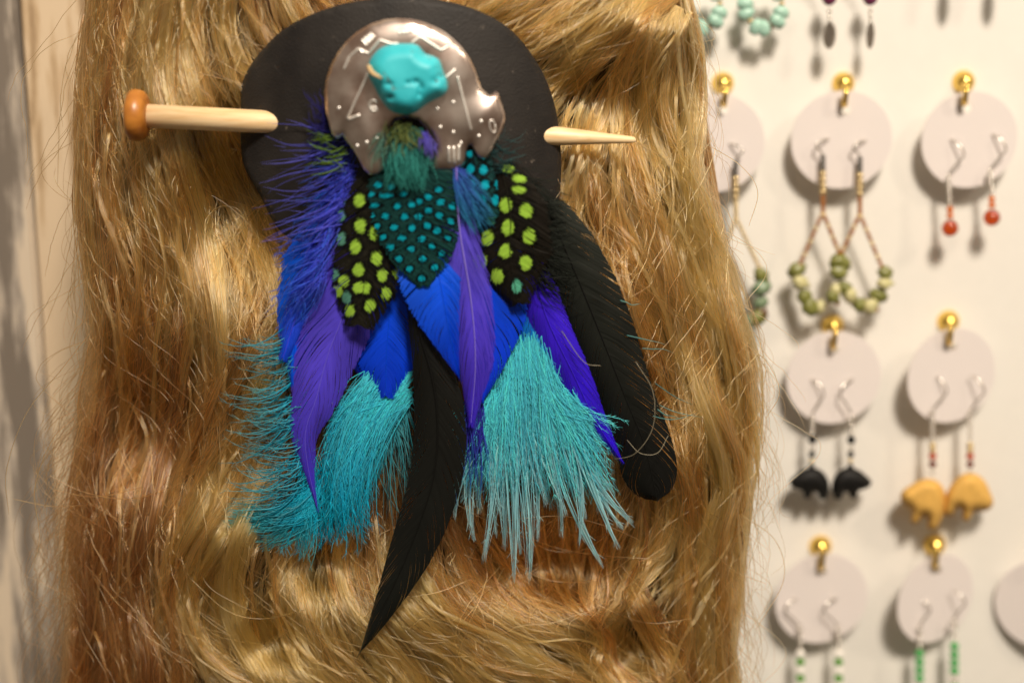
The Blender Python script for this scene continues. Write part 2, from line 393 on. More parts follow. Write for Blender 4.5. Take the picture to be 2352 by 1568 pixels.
def curves(name, pts, rad, tone, parent, stuff=False):
    m_, n_, _ = pts.shape
    hc = bpy.data.hair_curves.new(name); hc.add_curves([n_] * m_)
    hc.points.foreach_set('position', pts.astype(np.float32).ravel())
    hc.points.foreach_set('radius', np.broadcast_to(rad, (m_, n_)).astype(np.float32).ravel())
    a = hc.attributes.new('tone', 'FLOAT', 'CURVE'); a.data.foreach_set('value', tone.astype(np.float32))
    hc.materials.append(M['hair'])
    o = bpy.data.objects.new(name, hc); C.objects.link(o); attach(o, parent)
    if stuff: o['kind'] = 'stuff'
    return o
NP = 26
def lock_strands(trace, w, n, tone, dep=-.002, sub=11, frizz=2.5, spread_end=1.0, amp=.0022):
    """n strands along a traced lock; w = half widths in px along it. returns px,py,y arrays"""
    c = smooth(trace, NP); t = np.linspace(0, 1, NP)
    g = np.gradient(c, axis=0); g /= np.linalg.norm(g, axis=1, keepdims=True); nrm = np.stack([-g[:, 1], g[:, 0]], 1)
    ww = np.interp(t, np.linspace(0, 1, len(w)), w)
    ca = rng.uniform(0, 2 * math.pi, sub); cr = np.sqrt(rng.uniform(0, 1, sub))
    k = rng.integers(0, sub, n)
    a = rng.uniform(0, 2 * math.pi, n); r = np.sqrt(rng.uniform(0, 1, n))
    tight = .30
    ox = cr[k] * np.cos(ca[k]) * .8 + r * np.cos(a) * tight; oy = cr[k] * np.sin(ca[k]) * .8 + r * np.sin(a) * tight
    # sub-lock waves shared by its strands + private waves
    sp, sa, sf = rng.uniform(0, 6.28, sub), rng.uniform(.05, .22, sub), rng.uniform(.5, 1.5, sub)
    wav = sa[k][:, None] * np.sin(sp[k][:, None] + 6.28 * sf[k][:, None] * t)
    pv = frizz * 1.2 * np.sin(rng.uniform(0, 6.28, n)[:, None] + 6.28 * rng.uniform(.5, 3.2, n)[:, None] * t) * rng.uniform(0, 1, n)[:, None] ** 2
    shift = rng.normal(0, .02, n)[:, None]
    side = (ox[:, None] * (1 + (spread_end - 1) * t) + wav) * ww + pv
    tt = np.clip(t * rng.uniform(.86, 1.0, n)[:, None] + shift * .5, 0, 1)
    cx = np.interp(tt, t, c[:, 0]); cy = np.interp(tt, t, c[:, 1]); nx = np.interp(tt, t, nrm[:, 0]); ny = np.interp(tt, t, nrm[:, 1])
    X = cx + nx * side; Y = cy + ny * side
    thick = np.minimum(ww, 55) * px_size(0) * .8
    plen = np.linalg.norm(np.diff(c, axis=0), axis=1).sum()
    wave = amp * np.sin(rng.uniform(0, 6.28) + 6.28 * t * plen / rng.uniform(330, 520)) + amp * .42 * np.sin(sp[k][:, None] * 1.7 + 6.28 * t * plen / 240.)
    loose = (rng.random(n) < .09)[:, None] * rng.normal(0, 1, n)[:, None]
    X = X + loose * 26 * t * np.sin(2 + 5 * t); Y = Y + loose * 12 * t * np.cos(1 + 6 * t)
    if trace[0][1] > 100:
        X = cx + nx * side * np.clip(.35 + t / .22, 0, 1); Y = cy + ny * side * np.clip(.35 + t / .22, 0, 1)
        stag = rng.uniform(0, 60, n)[:, None] * (1 - t) ** 2; Y = Y - stag
        sink = .010 * np.clip(1 - t / .22, 0, 1) ** 1.5
    else: sink = 0.0
    if trace[-1][1] < 1500: sink = sink + .006 * np.clip((t - .82) / .18, 0, 1) ** 1.5
    D = ysurf(X, Y) + dep + sink + rng.normal(0, .0015) + wave - np.abs(loose) * .002 + oy[:, None] * thick + rng.normal(0, .0006, n)[:, None] + frizz * 1e-4 * np.sin(rng.uniform(0, 6.28, n)[:, None] + 9 * t)
    tn = np.clip(tone + rng.normal(0, .24, n) + rng.normal(0, .22, sub)[k], 0, 1)
    return X, Y, D, tn
RAD = .000100
taper = np.interp(np.linspace(0, 1, NP), [0, .75, 1], [1, .9, .25])
def lock(trace, w, n, tone, dep=-.002, **kw):
    X, Y, D, tn = lock_strands(trace, w, n, tone, dep, **kw)
    return curves('hair_lock', P(X, Y, D), RAD * taper[None] * (rng.uniform(.6, 1.15, n) + .8 * (rng.random(n) < .2))[:, None], tn, HAIR)
_fan = 0
LOCKS = [
 # left fan, swept from the top towards the barrette
 ([(225, -80), (205, 200), (200, 500), (235, 760), (225, 940)], (22, 26, 26, 30, 30), 900, .45),
 ([(290, -80), (250, 200), (240, 450), (265, 720), (290, 980)], (36, 40, 40, 42, 40), 1200, .5),
 ([(340, -80), (305, 150), (335, 400), (375, 650), (390, 900), (360, 1120)], (38, 40, 42, 44, 44, 40), 1400, .6),
 ([(400, -80), (370, 150), (420, 380), (470, 600), (490, 850), (450, 1070)], (38, 40, 42, 46, 46, 40), 1400, .65),
 ([(460, -80), (440, 110), (500, 320), (590, 520), (650, 700), (640, 900)], (38, 40, 42, 44, 40, 40), 1400, .6),
 ([(510, -80), (510, 100), (590, 280), (690, 430), (740, 560)], (36, 38, 40, 38, 30), 1100, .65),
 ([(570, -80), (590, 70), (670, 200), (780, 330)], (36, 38, 38, 30), 900, .6),
 ([(640, -80), (680, 40), (760, 140), (860, 240)], (36, 38, 36, 30), 900, .6),
 ([(720, -80), (770, 10), (860, 90), (960, 170)], (36, 36, 34, 30), 700, .45),
 ([(800, -80), (870, -10), (960, 60)], (36, 36, 34), 600, .25),
 # left, lower: brown hair, with some of its shade in the low tones
 ([(250, 640), (255, 850), (215, 1040), (185, 1220), (190, 1430), (170, 1660)], (24, 34, 34, 32, 34, 34), 900, .15),
 ([(320, 640), (320, 900), (275, 1120), (245, 1320), (270, 1500), (260, 1660)], (34, 40, 42, 40, 40, 40), 1200, .15),
 ([(410, 700), (400, 920), (345, 1150), (310, 1350), (340, 1520), (330, 1660)], (36, 42, 44, 40, 40, 40), 1200, .2),
 ([(500, 720), (480, 960), (420, 1160), (390, 1360), (420, 1520), (400, 1660)], (36, 42, 44, 40, 40, 40), 1200, .3),
 # golden sweep down-left beside the feathers
 ([(700, 520), (620, 700), (530, 860), (450, 1040), (380, 1240), (370, 1400)], (26, 40, 44, 40, 38, 30), 1300, .55),
 ([(660, 800), (590, 980), (500, 1150), (420, 1290), (400, 1400), (470, 1520)], (36, 46, 50, 46, 40, 36), 1500, .75),
 ([(660, 1020), (610, 1150), (550, 1280), (540, 1400), (600, 1520), (700, 1660)], (40, 48, 54, 54, 50, 46), 1700, .85),
 ([(560, 1180), (470, 1300), (430, 1400), (460, 1500), (560, 1570), (700, 1600)], (34, 40, 40, 40, 36, 30), 1200, .7),
 ([(720, 1160), (680, 1300), (690, 1420), (760, 1540), (860, 1660)], (40, 46, 50, 50, 46), 1500, .8),
 # big bright curls along the bottom
 ([(800, 1150), (780, 1290), (810, 1400), (880, 1510), (990, 1660)], (40, 48, 54, 54, 50), 1900, .95),
 ([(880, 1180), (865, 1310), (920, 1420), (1030, 1510), (1160, 1650)], (36, 46, 50, 48, 44), 1700, .9),
 ([(950, 1230), (965, 1340), (1050, 1430), (1180, 1500), (1330, 1640)], (36, 46, 48, 46, 44), 1700, .85),
 ([(1030, 1230), (1080, 1340), (1180, 1420), (1310, 1480), (1450, 1600)], (36, 44, 46, 46, 44), 1600, .85),
 ([(1110, 1270), (1180, 1360), (1280, 1420), (1380, 1460), (1500, 1560)], (30, 36, 40, 40, 36), 1300, .75),
 ([(1060, 1460), (1160, 1530), (1290, 1570), (1420, 1650)], (30, 36, 40, 40), 900, .6),
 ([(1480, 1280), (1450, 1360), (1400, 1420), (1380, 1490)], (20, 26, 30, 26), 600, .8),
 ([(1430, 1360), (1490, 1440), (1540, 1530), (1600, 1660)], (30, 38, 42, 40), 1100, .5),
 # right side
 ([(1580, -60), (1450, 40), (1340, 140), (1260, 240)], (40, 44, 44, 34), 1400, .75),
 ([(1440, -80), (1330, 20), (1240, 90), (1150, 130)], (36, 40, 40, 30), 1100, .7),
 ([(1250, -80), (1190, -10), (1120, 40), (1040, 80)], (36, 36, 34, 30), 800, .75),
 ([(1500, 20), (1420, 180), (1360, 320), (1325, 470)], (30, 36, 38, 30), 1100, .6),
 ([(1570, 20), (1515, 150), (1505, 280), (1560, 420), (1610, 580), (1650, 760), (1680, 950)], (28, 38, 42, 44, 42, 40, 38), 1600, .8),
 ([(1575, -20), (1600, 120), (1605, 260), (1590, 400), (1610, 560), (1660, 740)], (10, 16, 18, 18, 20, 20), 600, .95),
 ([(1420, 190), (1440, 370), (1510, 560), (1570, 760), (1600, 1000), (1580, 1240)], (36, 46, 50, 50, 50, 46), 1900, .55),
 ([(1350, 300), (1370, 470), (1430, 640), (1500, 810), (1560, 1000), (1590, 1200), (1560, 1400)], (30, 42, 46, 48, 48, 46, 40), 1900, .55),
 ([(1290, 430), (1320, 600), (1380, 780), (1450, 960), (1530, 1130), (1520, 1290)], (26, 34, 40, 40, 40, 36), 1400, .5),
 ([(1600, 480), (1655, 690), (1700, 880), (1695, 1080), (1645, 1240), (1640, 1440), (1660, 1660)], (26, 36, 34, 34, 38, 40, 36), 1600, .75),
 ([(1540, 700), (1610, 900), (1670, 1060), (1670, 1190), (1610, 1300), (1510, 1370)], (30, 40, 44, 44, 40, 30), 1500, .85),
 ([(1540, 1000), (1590, 1180), (1560, 1340), (1590, 1490), (1640, 1660)], (36, 44, 46, 46, 44), 1500, .7),
 ([(1480, 1000), (1550, 1120), (1530, 1240), (1460, 1330), (1400, 1430)], (26, 36, 38, 34, 26), 1200, .75),
 ([(1660, 1120), (1680, 1290), (1665, 1450), (1670, 1660)], (24, 28, 28, 28), 700, .6),
 ([(1560, 1250), (1600, 1380), (1570, 1500), (1560, 1660)], (34, 40, 40, 40), 1000, .55),
 # behind and below the feathers, their shade put into the dark tones
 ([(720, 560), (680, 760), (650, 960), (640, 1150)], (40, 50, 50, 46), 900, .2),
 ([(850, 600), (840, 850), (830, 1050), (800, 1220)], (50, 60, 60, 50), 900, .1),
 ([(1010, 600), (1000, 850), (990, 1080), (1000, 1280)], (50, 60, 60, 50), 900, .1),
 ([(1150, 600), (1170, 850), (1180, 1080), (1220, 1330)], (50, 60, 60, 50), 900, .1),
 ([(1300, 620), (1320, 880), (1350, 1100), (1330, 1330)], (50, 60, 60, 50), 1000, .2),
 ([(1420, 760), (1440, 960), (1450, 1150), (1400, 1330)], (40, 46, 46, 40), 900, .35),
]
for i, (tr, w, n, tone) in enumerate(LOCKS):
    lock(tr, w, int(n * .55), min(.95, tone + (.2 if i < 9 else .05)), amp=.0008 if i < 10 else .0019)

# locks round the sides, behind the outline
for edge, sg in ((L_EDGE, 1), (R_EDGE, -1)):
    for k_, dp in enumerate((.006, .013, .020, .027)):
        e_ = edge[::2] if k_ % 2 else edge[[0, 1, 3, 5, 7, 9]]
        lock([(x + sg * (20 + 3 * k_), py) for py, x in e_], (18, 20, 20, 20, 20), 520, .35, dp, amp=.001)

# a field of loose strands that follow the locks around them
SP, ST = [], []
for tr, w, n, tone in LOCKS:
    c = smooth(tr, 24); g = np.gradient(c, axis=0); g /= np.linalg.norm(g, axis=1, keepdims=True)
    SP.append(c); ST.append(np.c_[g, np.full(24, tone)])
SP = np.vstack(SP); ST = np.vstack(ST)
def field(q):
    d2 = ((q[:, None] - SP[None]) ** 2).sum(2) + 120
    wgt = 1 / d2 ** 1.6; wgt /= wgt.sum(1, keepdims=True)
    v = wgt @ ST
    return v[:, :2] / (np.linalg.norm(v[:, :2], axis=1, keepdims=True) + 1e-9), v[:, 2]
def follow(q, steps, length, wob):
    path = [q]; ang = rng.normal(0, wob, len(q)); tone = None
    for i in range(steps - 1):
        d, tn = field(q)
        if tone is None: tone = tn
        a = ang * (1 + .0 * i)
        d = np.stack([d[:, 0] * np.cos(a) - d[:, 1] * np.sin(a), d[:, 0] * np.sin(a) + d[:, 1] * np.cos(a)], 1)
        ang = ang * .9 + rng.normal(0, wob * .35, len(q))
        q = q + d * (length / (steps - 1))[:, None]; path.append(q)
    return np.stack(path, 1), tone
def seeds(n):
    py = rng.uniform(-100, 1560, n); px = xl(py) + 6 + (xr_(py) - xl(py) - 12) * rng.uniform(0, 1, n)
    return np.stack([px, py], 1)
G = 3600; Q = 14
gp, gt = follow(seeds(G), Q, rng.uniform(160, 420, G), .10)
per = 9
gx = np.repeat(gp, per, 0); n = len(gx)
gw = rng.uniform(4, 13, G).repeat(per)
off = rng.normal(0, 1, (n, 2))
tQ = np.linspace(0, 1, Q)
sx = gx[..., 0] + off[:, :1] * gw[:, None] * (1 - .55 * tQ); sy = gx[..., 1] + off[:, 1:] * gw[:, None] * .3
dep = rng.uniform(-.0055, .004, G).repeat(per)[:, None] + rng.normal(0, .0007, n)[:, None] - .0015 * np.sin(tQ * math.pi)
sx = soft_edge(sx, sy)
tn = np.clip(gt.repeat(per) + rng.normal(0, .15, G).repeat(per) + rng.normal(0, .1, n), 0, 1)
tpQ = np.interp(tQ, [0, .15, .8, 1], [.3, 1, .9, .2])
curves('loose_hair', P(sx, sy, ysurf(sx, sy) + dep), RAD * tpQ[None] * rng.uniform(.7, 1.3, n)[:, None], tn, HAIR, True)

# single flyaway strands over the locks, and frizz beyond both edges
def fly(seed, n_pts, length, wob, d0, drift=0.0):
    p, tn_ = follow(seed, n_pts, length, wob)
    t = np.linspace(0, 1, n_pts)
    amp = rng.normal(0, 1, (len(seed), 1)) * length[:, None] * .10
    p[..., 0] += amp * np.sin(rng.uniform(0, 6.28, (len(seed), 1)) + t * rng.uniform(3, 8, (len(seed), 1))) + drift * t ** 1.5
    y = np.minimum(ysurf(p[..., 0], p[..., 1]), .062) + d0[:, None] - .004 * np.sin(t * 3.1)
    return P(p[..., 0], p[..., 1], y), tn_
G = 620; per = 12
gp, gt = follow(seeds(G), 20, rng.uniform(180, 520, G), .20)
gx = np.repeat(gp, per, 0); n = len(gx); gw = rng.uniform(1.5, 5, G).repeat(per); off = rng.normal(0, 1, (n, 2)); tQ = np.linspace(0, 1, 20)
bow_ = (rng.normal(0, 22, (G, 1)) * np.sin(math.pi * tQ)[None] ).repeat(per, 0)
sx = gx[..., 0] + bow_ + off[:, :1] * gw[:, None] * (.5 + 1.2 * np.abs(tQ - .4)); sy = gx[..., 1] + off[:, 1:] * gw[:, None] * .4
sx = soft_edge(sx, sy)
dep = rng.uniform(-.0070, -.0030, G).repeat(per)[:, None] + rng.normal(0, .0004, n)[:, None] - .003 * np.sin(tQ * math.pi) + .006 * np.exp(-tQ * 12)
tn = np.clip(gt.repeat(per) + rng.normal(.08, .18, G).repeat(per) + rng.normal(0, .16, n), 0, 1)
curves('hair_wisp', P(sx, sy, ysurf(sx, sy) + dep), RAD * np.interp(tQ, [0, .15, .8, 1], [.4, 1, .9, .2])[None] * rng.uniform(.7, 1.3, n)[:, None], tn, HAIR, True)
n = 2800
pts, tn = fly(seeds(n), 20, rng.uniform(90, 420, n), .40, rng.uniform(-.007, -.003, n))
keep = ~((pts[:, :, 0].min(1) > P(560, 0, 0)[0]) & (pts[:, :, 0].max(1) < P(1290, 0, 0)[0]) & (pts[:, :, 2].min(1) > P(0, 1000, 0)[2]))
curves('flyaway_hair', pts[keep], RAD * .95 * np.interp(np.linspace(0, 1, 20), [0, .1, .9, 1], [.4, 1, .8, .3])[None], np.clip(tn[keep] + .3 + rng.normal(0, .15, keep.sum()), 0, 1), HAIR, True)
# the long single hairs that catch the light
STRAY = [[(1120, 1235), (1190, 1300), (1280, 1335), (1380, 1325), (1470, 1265)], [(1150, 1180), (1230, 1240), (1340, 1270), (1520, 1285)], [(1170, 1215), (1260, 1262), (1340, 1262), (1400, 1225)], [(1160, 1195), (1290, 1185), (1400, 1210), (1470, 1240)],
 [(470, 440), (520, 470), (575, 520), (620, 600)], [(470, 530), (475, 500), (505, 475), (545, 480), (560, 510), (545, 540), (505, 552), (475, 530)], [(1400, 620), (1480, 660), (1560, 720), (1640, 770)], [(1650, 640), (1670, 760), (1690, 850), (1700, 960)], [(1290, 1340), (1400, 1400), (1490, 1430), (1590, 1420)], [(1560, 1180), (1610, 1240), (1690, 1310), (1760, 1340)],
 [(115, 1092), (190, 1128), (300, 1145), (420, 1110)], [(125, 1125), (220, 1140), (330, 1118)], [(30, 1145), (120, 1162), (210, 1158)], [(250, 1395), (330, 1270), (400, 1150), (470, 1050)], [(170, 960), (120, 1010), (80, 1120), (90, 1240), (60, 1330)], [(210, 760), (140, 850), (60, 950), (15, 1080), (20, 1180)], [(160, 1340), (190, 1450), (240, 1540), (260, 1600)], [(400, 1000), (430, 960), (470, 940)], [(700, 1400), (600, 1420), (520, 1400), (440, 1330)], [(800, 1340), (900, 1370), (1000, 1360), (1080, 1330)],
 [(1290, 170), (1400, 110), (1480, 60), (1560, 20)], [(1330, 210), (1300, 280), (1285, 340)], [(1420, 400), (1470, 440), (1530, 470)], [(1620, 330), (1700, 380), (1740, 440), (1720, 520)], [(1700, 780), (1760, 830), (1790, 900), (1760, 960)], [(1700, 1180), (1780, 1240), (1800, 1330), (1740, 1440)]]
sp_ = np.stack([smooth(q, 40) for q in STRAY]); sy_ = ysurf(np.clip(sp_[..., 0], xl(sp_[..., 1]), xr_(sp_[..., 1])), sp_[..., 1]) - .011
sy_ = np.minimum(sy_, .016)
curves('stray_hair', P(sp_[..., 0], sp_[..., 1], sy_), np.full((len(STRAY), 40), RAD * 1.25) * np.interp(np.linspace(0, 1, 40), [0, .1, .9, 1], [.5, 1, .9, .4])[None], rng.uniform(.6, 1, len(STRAY)), HAIR, True)
def frizz(edge, n, y0, y1, sgn, reach, length):
    py = rng.uniform(y0, y1, n); px = edge(py) - sgn * rng.uniform(-6, 30, n)
    k = 24; t = np.linspace(0, 1, k)
    out = rng.uniform(.15, 1, n) ** 1.5 * reach
    ln = rng.uniform(*length, n)
    ph = rng.uniform(0, 6.28, n)[:, None]; fr = rng.uniform(3, 15, n)[:, None]
    bulge = rng.uniform(.6, 1.6, n)[:, None]
    X = px[:, None] + sgn * out[:, None] * np.sin(np.clip(t * bulge * 2.2, 0, 3.1)) + 10 * np.sin(ph + fr * t) * t
    Y = py[:, None] + ln[:, None] * t + 12 * np.cos(ph * 1.7 + fr * t) * t
    D = np.minimum(ysurf(np.clip(X, xl(Y), xr_(Y)), Y), .030) + rng.uniform(-.016, .004, n)[:, None]
    return P(X, Y, D), np.clip(rng.normal(.3, .25, n), 0, 1)
for args in ((xl, 90, -60, 800, -1, 40, (80, 260)), (xl, 190, 760, 1250, -1, 140, (120, 380)), (xl, 150, 1100, 1560, -1, 130, (120, 360)), (xr_, 80, -60, 700, 1, 70, (80, 260)), (xr_, 90, 650, 1350, 1, 90, (100, 300)), (xr_, 50, 1300, 1560, 1, 90, (80, 240))):
    pts, tn = frizz(*args)
    curves('frizz_hair', pts, RAD * .55 * np.interp(np.linspace(0, 1, 24), [0, .1, .9, 1], [.8, 1, .8, .3])[None], tn, HAIR, True)

# ------------------------------------------------------------------ barrette
BAR = thing('hair_barrette', 'black leather hair barrette with silver bear, turquoise stone and dyed feathers', 'barrette', tuple(P(920, 300, 0)))
LEATHER = smooth([(900, -8), (1010, 0), (1105, 28), (1180, 75), (1243, 160), (1276, 250), (1288, 345), (1286, 440), (1268, 500), (1150, 566), (920, 590), (740, 570), (648, 535), (598, 450), (562, 385), (553, 330), (553, 250), (557, 190), (590, 130), (660, 62), (770, 14), (900, -8)], 150)[:-1]
def y_leather(px, py, ed=0): return -.0135 + .0185 * np.abs((px - 920) / 365) ** 2.2 + .004 * np.clip((np.abs(py - 280) / 300), 0, 1.2) ** 2
plate('leather_base', LEATHER, 9, y_leather, .0028, M['leather'], BAR, 7)

# the bear
BEAR = Z1([(618, 600), (632, 510), (660, 425), (705, 345), (765, 270), (840, 205), (930, 155), (1010, 130), (1090, 122), (1170, 126), (1250, 142), (1330, 172), (1400, 208), (1460, 255), (1520, 315), (1570, 385), (1605, 455), (1625, 520), (1650, 585), (1695, 625), (1722, 618), (1738, 598), (1758, 610), (1766, 645), (1785, 690), (1800, 740), (1802, 790), (1780, 850), (1748, 915), (1715, 985), (1690, 1035), (1660, 1048), (1625, 1036), (1603, 990), (1585, 950), (1562, 952), (1548, 1000), (1540, 1060), (1522, 1100), (1440, 1120), (1345, 1120), (1305, 1090), (1300, 1050), (1318, 1010), (1320, 960), (1305, 900), (1280, 838), (1230, 788), (1155, 768), (1085, 788), (1042, 850), (1030, 940), (1032, 1040), (1015, 1100), (965, 1145), (915, 1150), (875, 1110), (840, 1040), (805, 980), (765, 930), (735, 884), (705, 912), (672, 890), (648, 820), (626, 720)])
def y_bear(px, py, ed=0): return -.0198 - .0018 * (1 - (1 - np.clip(ed / 70, 0, 1)) ** 2) + .0012 * ((px - 930) / 200) ** 2
bear = plate('bear_ornament', BEAR, 9, y_bear, .0012, M['silver'], BAR, 5)
def yb(p):
    p = np.asarray(p, float); return y_bear(p[:, 0], p[:, 1], edge_dist(BEAR, p))
def stamp(pts, r=3.2, n=30, sub='stamped_line', mat='bright_silver'):
    q = np.asarray(Z1(pts), float)
    d = np.r_[0, np.cumsum(np.linalg.norm(np.diff(q, axis=0), axis=1))]; t = np.linspace(0, d[-1], n)
    q = np.stack([np.interp(t, d, q[:, 0]), np.interp(t, d, q[:, 1])], 1)
    v, f = tubes(P(q[:, 0], q[:, 1], yb(q) - .0001)[None], np.full((1, n), r * px_size(-.02)), 6, True)
    o = mesh(sub, v, f, M[mat], None); o.parent = bear
    return o
for ln_ in ([(745, 455), (780, 375), (840, 320)], [(840, 320), (905, 352), (980, 262)], [(980, 262), (1050, 287), (1100, 287)], [(1185, 285), (1245, 240), (1385, 330), (1435, 300)], [(905, 480), (765, 782)], [(1490, 500), (1580, 855)]):
    stamp(ln_, 2.8)
for ln_ in ([(775, 785), (850, 755)], [(1410, 515), (1478, 455)], [(850, 325), (870, 350)], [(862, 262), (895, 298)], [(880, 245), (915, 282)], [(898, 232), (932, 265)], [(916, 222), (945, 248)], [(1105, 210), (1115, 222)], [(1130, 205), (1142, 220)], [(1155, 203), (1165, 218)], [(1178, 195), (1188, 212)], [(1465, 960), (1470, 1075)], [(1500, 950), (1498, 1060)], [(1432, 960), (1436, 1070)]):
    stamp(ln_, 3.8, 8)
for x, y in ((712, 710), (1358, 715), (1462, 672), (1378, 835), (1463, 868), (1513, 938), (1630, 893), (1645, 797), (895, 935), (833, 957), (960, 910)):
    q = np.array(Z1([(x, y)])); c = P(q[0, 0], q[0, 1], yb(q)[0])
    o = ball('stamped_dot', c, 4.4 * px_size(-.02), M['bright_silver'], None, (1, .5, 1), 10); o.parent = bear
a = np.linspace(0, 2 * math.pi, 14)
stamp([(1720 + 16 * math.cos(k) + 12 * math.sin(k), 830 + 44 * math.sin(k) * .9 - 10 * math.cos(k)) for k in a], 2.0, 24, 'stamped_eye')
stamp([(938 + 26 * math.cos(k), 690 - 30 * math.sin(k)) for k in np.linspace(.4, 4.6, 12)], 3.4, 20, 'stamped_curl')
stamp([(938 + 22 * math.cos(k), 715 + 14 * math.sin(k)) for k in a], 2.6, 20, 'stamped_curl')

# turquoise nugget
STONE = smooth(Z1([(905, 430), (925, 380), (975, 325), (1050, 295), (1140, 287), (1225, 297), (1275, 350), (1365, 390), (1393, 470), (1425, 560), (1402, 622), (1300, 676), (1205, 742), (1120, 750), (1045, 722), (985, 650), (945, 570), (912, 510), (905, 430)]), 70)[:-1]
pits = Z1([(1040, 555), (1052, 640), (1215, 540), (1250, 575), (1240, 620), (1345, 535), (1285, 355), (1380, 500), (1165, 545)])
psz = [(9, 6), (8, 6), (9, 6), (7, 9), (6, 8), (10, 9), (8, 5), (8, 5), (5, 4)]
def y_stone(px, py, ed=0):
    y = -.0240 - .0046 * (1 - (1 - np.clip(ed / 38, 0, 1)) ** 2.2)
    y = y - .0003 * np.sin(px / 23.0) * np.sin(py / 29.0 + 1) * np.clip(ed / 30, 0, 1)
    for (cx, cy), (a_, b_) in zip(pits, psz): y = y + .0012 * np.exp(-(((px - cx) / a_) ** 2 + ((py - cy) / b_) ** 2))
    return y
plate('turquoise_stone', STONE, 4, y_stone, .004, M['turquoise'], BAR)
for (cx, cy), (a_, b_) in zip(pits, psz):
    q = np.array([[cx, cy]]); c = P(cx, cy, float(y_stone(q[:, 0], q[:, 1], edge_dist(STONE, q))[0]) + .0002)
    ball('stone_pit', c, 1.0 * px_size(-.028), M['pit'], BAR, (a_ * .55, 2.5, b_ * .5), 10)
q = Z1([(908, 438), (930, 478), (965, 500), (992, 516)])
tube('sinew_thread', P([k[0] for k in q], [k[1] for k in q], [-.0250, -.0285, -.0298, -.0288]), [5.0 * px_size(-.03), 5.6 * px_size(-.03), 3.0 * px_size(-.03)], simple('sinew', lin(206, 176, 128), .5, var=.2), BAR)

# ---- feathers: a quill and barbs, every barb a ribbon of its own
def feather(spine, wl, wr, colf, nb=90, fwd=.22, ragged=.06, seg=10, curl=.0025, lift=.00009, label=None, mat='feather', quill=(.5, .5, .6), qr=1.6, gap=2.4, bow=0.0):
    nb = int(nb * (1.9 if seg < 20 else 1.3))
    sp = smooth(spine, 80); ts = np.linspace(0, 1, 80)
    tg = np.gradient(sp[:, :2], axis=0); tg /= np.linalg.norm(tg, axis=1, keepdims=True); nm = np.stack([-tg[:, 1], tg[:, 0]], 1)
    length = np.linalg.norm(np.diff(sp[:, :2], axis=0), axis=1).sum()
    V, F, COL = [], [], []; base = 0
    for sgn, wf in ((1, wl), (-1, wr)):
        wt = lambda t: np.interp(t, np.linspace(0, 1, len(wf)), wf)
        t0 = np.linspace(-fwd * .75, .995, nb) + rng.normal(0, .25 / nb, nb)
        s = np.linspace(0, 1, seg)
        end = 1 + rng.normal(0, ragged, nb) - (rng.random(nb) < .06) * rng.uniform(0, ragged * 4, nb)
        u = s[None] * end[:, None]
        f = fwd * (1 + rng.normal(0, .06, nb))
        tc_ = t0[:, None] + f[:, None] * s[None] ** 1.15
        dt = gap / nb * .5
        tilt = rng.normal(0, .5, nb)[:, None] + .6
        rows_ = []
        for k, sg in enumerate((-1, 1)):
            tt = tc_ + sg * dt * (1 - (.5 if ragged > .1 else .05) * s[None] ** 3)
            tcl = np.clip(tt, 0, 1)
            over = np.clip(tt - 1, 0, .06) * length * .35
            cx = np.interp(tcl, ts, sp[:, 0]); cy = np.interp(tcl, ts, sp[:, 1]); cz = np.interp(tcl, ts, sp[:, 2])
            nx = np.interp(tcl, ts, nm[:, 0]); ny = np.interp(tcl, ts, nm[:, 1]); tx = np.interp(tcl, ts, tg[:, 0]); ty = np.interp(tcl, ts, tg[:, 1])
            w_ = wt(tcl) * u
            X = cx + sgn * nx * w_ + tx * over; Y = cy + sgn * ny * w_ + ty * over
            D = cz + curl * u ** 2 + lift * sg * tilt + bow * np.sin(math.pi * tcl) + sgn * .0003 * u
            rows_.append((X, Y, D, tcl, u))
        shp = rows_[0][0].shape
        vv = np.stack([P(*r_[:3]) for r_ in rows_], 2).reshape(-1, 3)
        cc = np.stack([colf(r_[3], sgn * r_[4], r_[0], r_[1]) for r_ in rows_], 2)
        cc = cc * (1 + rng.normal(0, .05, (nb, 1, 1, 1)))
        idx = base + np.arange(nb * seg * 2).reshape(nb, seg, 2)
        q_ = np.stack([idx[:, :-1, 0], idx[:, :-1, 1], idx[:, 1:, 1], idx[:, 1:, 0]], -1).reshape(-1, 4)
        V.append(vv); COL.append(np.clip(cc, 0, 1).reshape(-1, 3)); F += q_.tolist(); base += len(vv)
    o = mesh('feather', np.vstack(V), F, M[mat], BAR, np.vstack(COL))
    if label: o['label'] = label
    if quill is not None:
        n_ = 40; p_ = smooth(spine, n_)
        v, f_ = tubes(P(p_[:, 0], p_[:, 1], p_[:, 2] - .0003)[None], (np.linspace(qr, .4, n_) * px_size(-.01))[None], 5)
        qo = mesh('quill', v, f_, M['quill'], None, np.tile(np.asarray(quill), (len(v), 1)))
        qo.parent = o
    return o
def sc(p, y0, y1=None):
    n_ = len(p); y1 = y0 if y1 is None else y1
    return [(x, y, y0 + (y1 - y0) * i / (n_ - 1)) for i, (x, y) in enumerate(p)]
def flat(c, c2=None, k=1.0, streak=.12):
    c = np.asarray(c); c2 = c if c2 is None else np.asarray(c2)
    def f(t, u, x, y):
        m_ = np.clip(t ** k, 0, 1)[..., None]
        s_ = 1 + streak * np.sin(x * .9 + y * .25)[..., None] * np.abs(u)[..., None] + (.14 * np.sin(x / 23. + 1.3) * np.sin(y / 41. + x / 60.) - .10 * np.abs(u))[..., None]
        return (c * (1 - m_) + c2 * m_) * s_
    return f
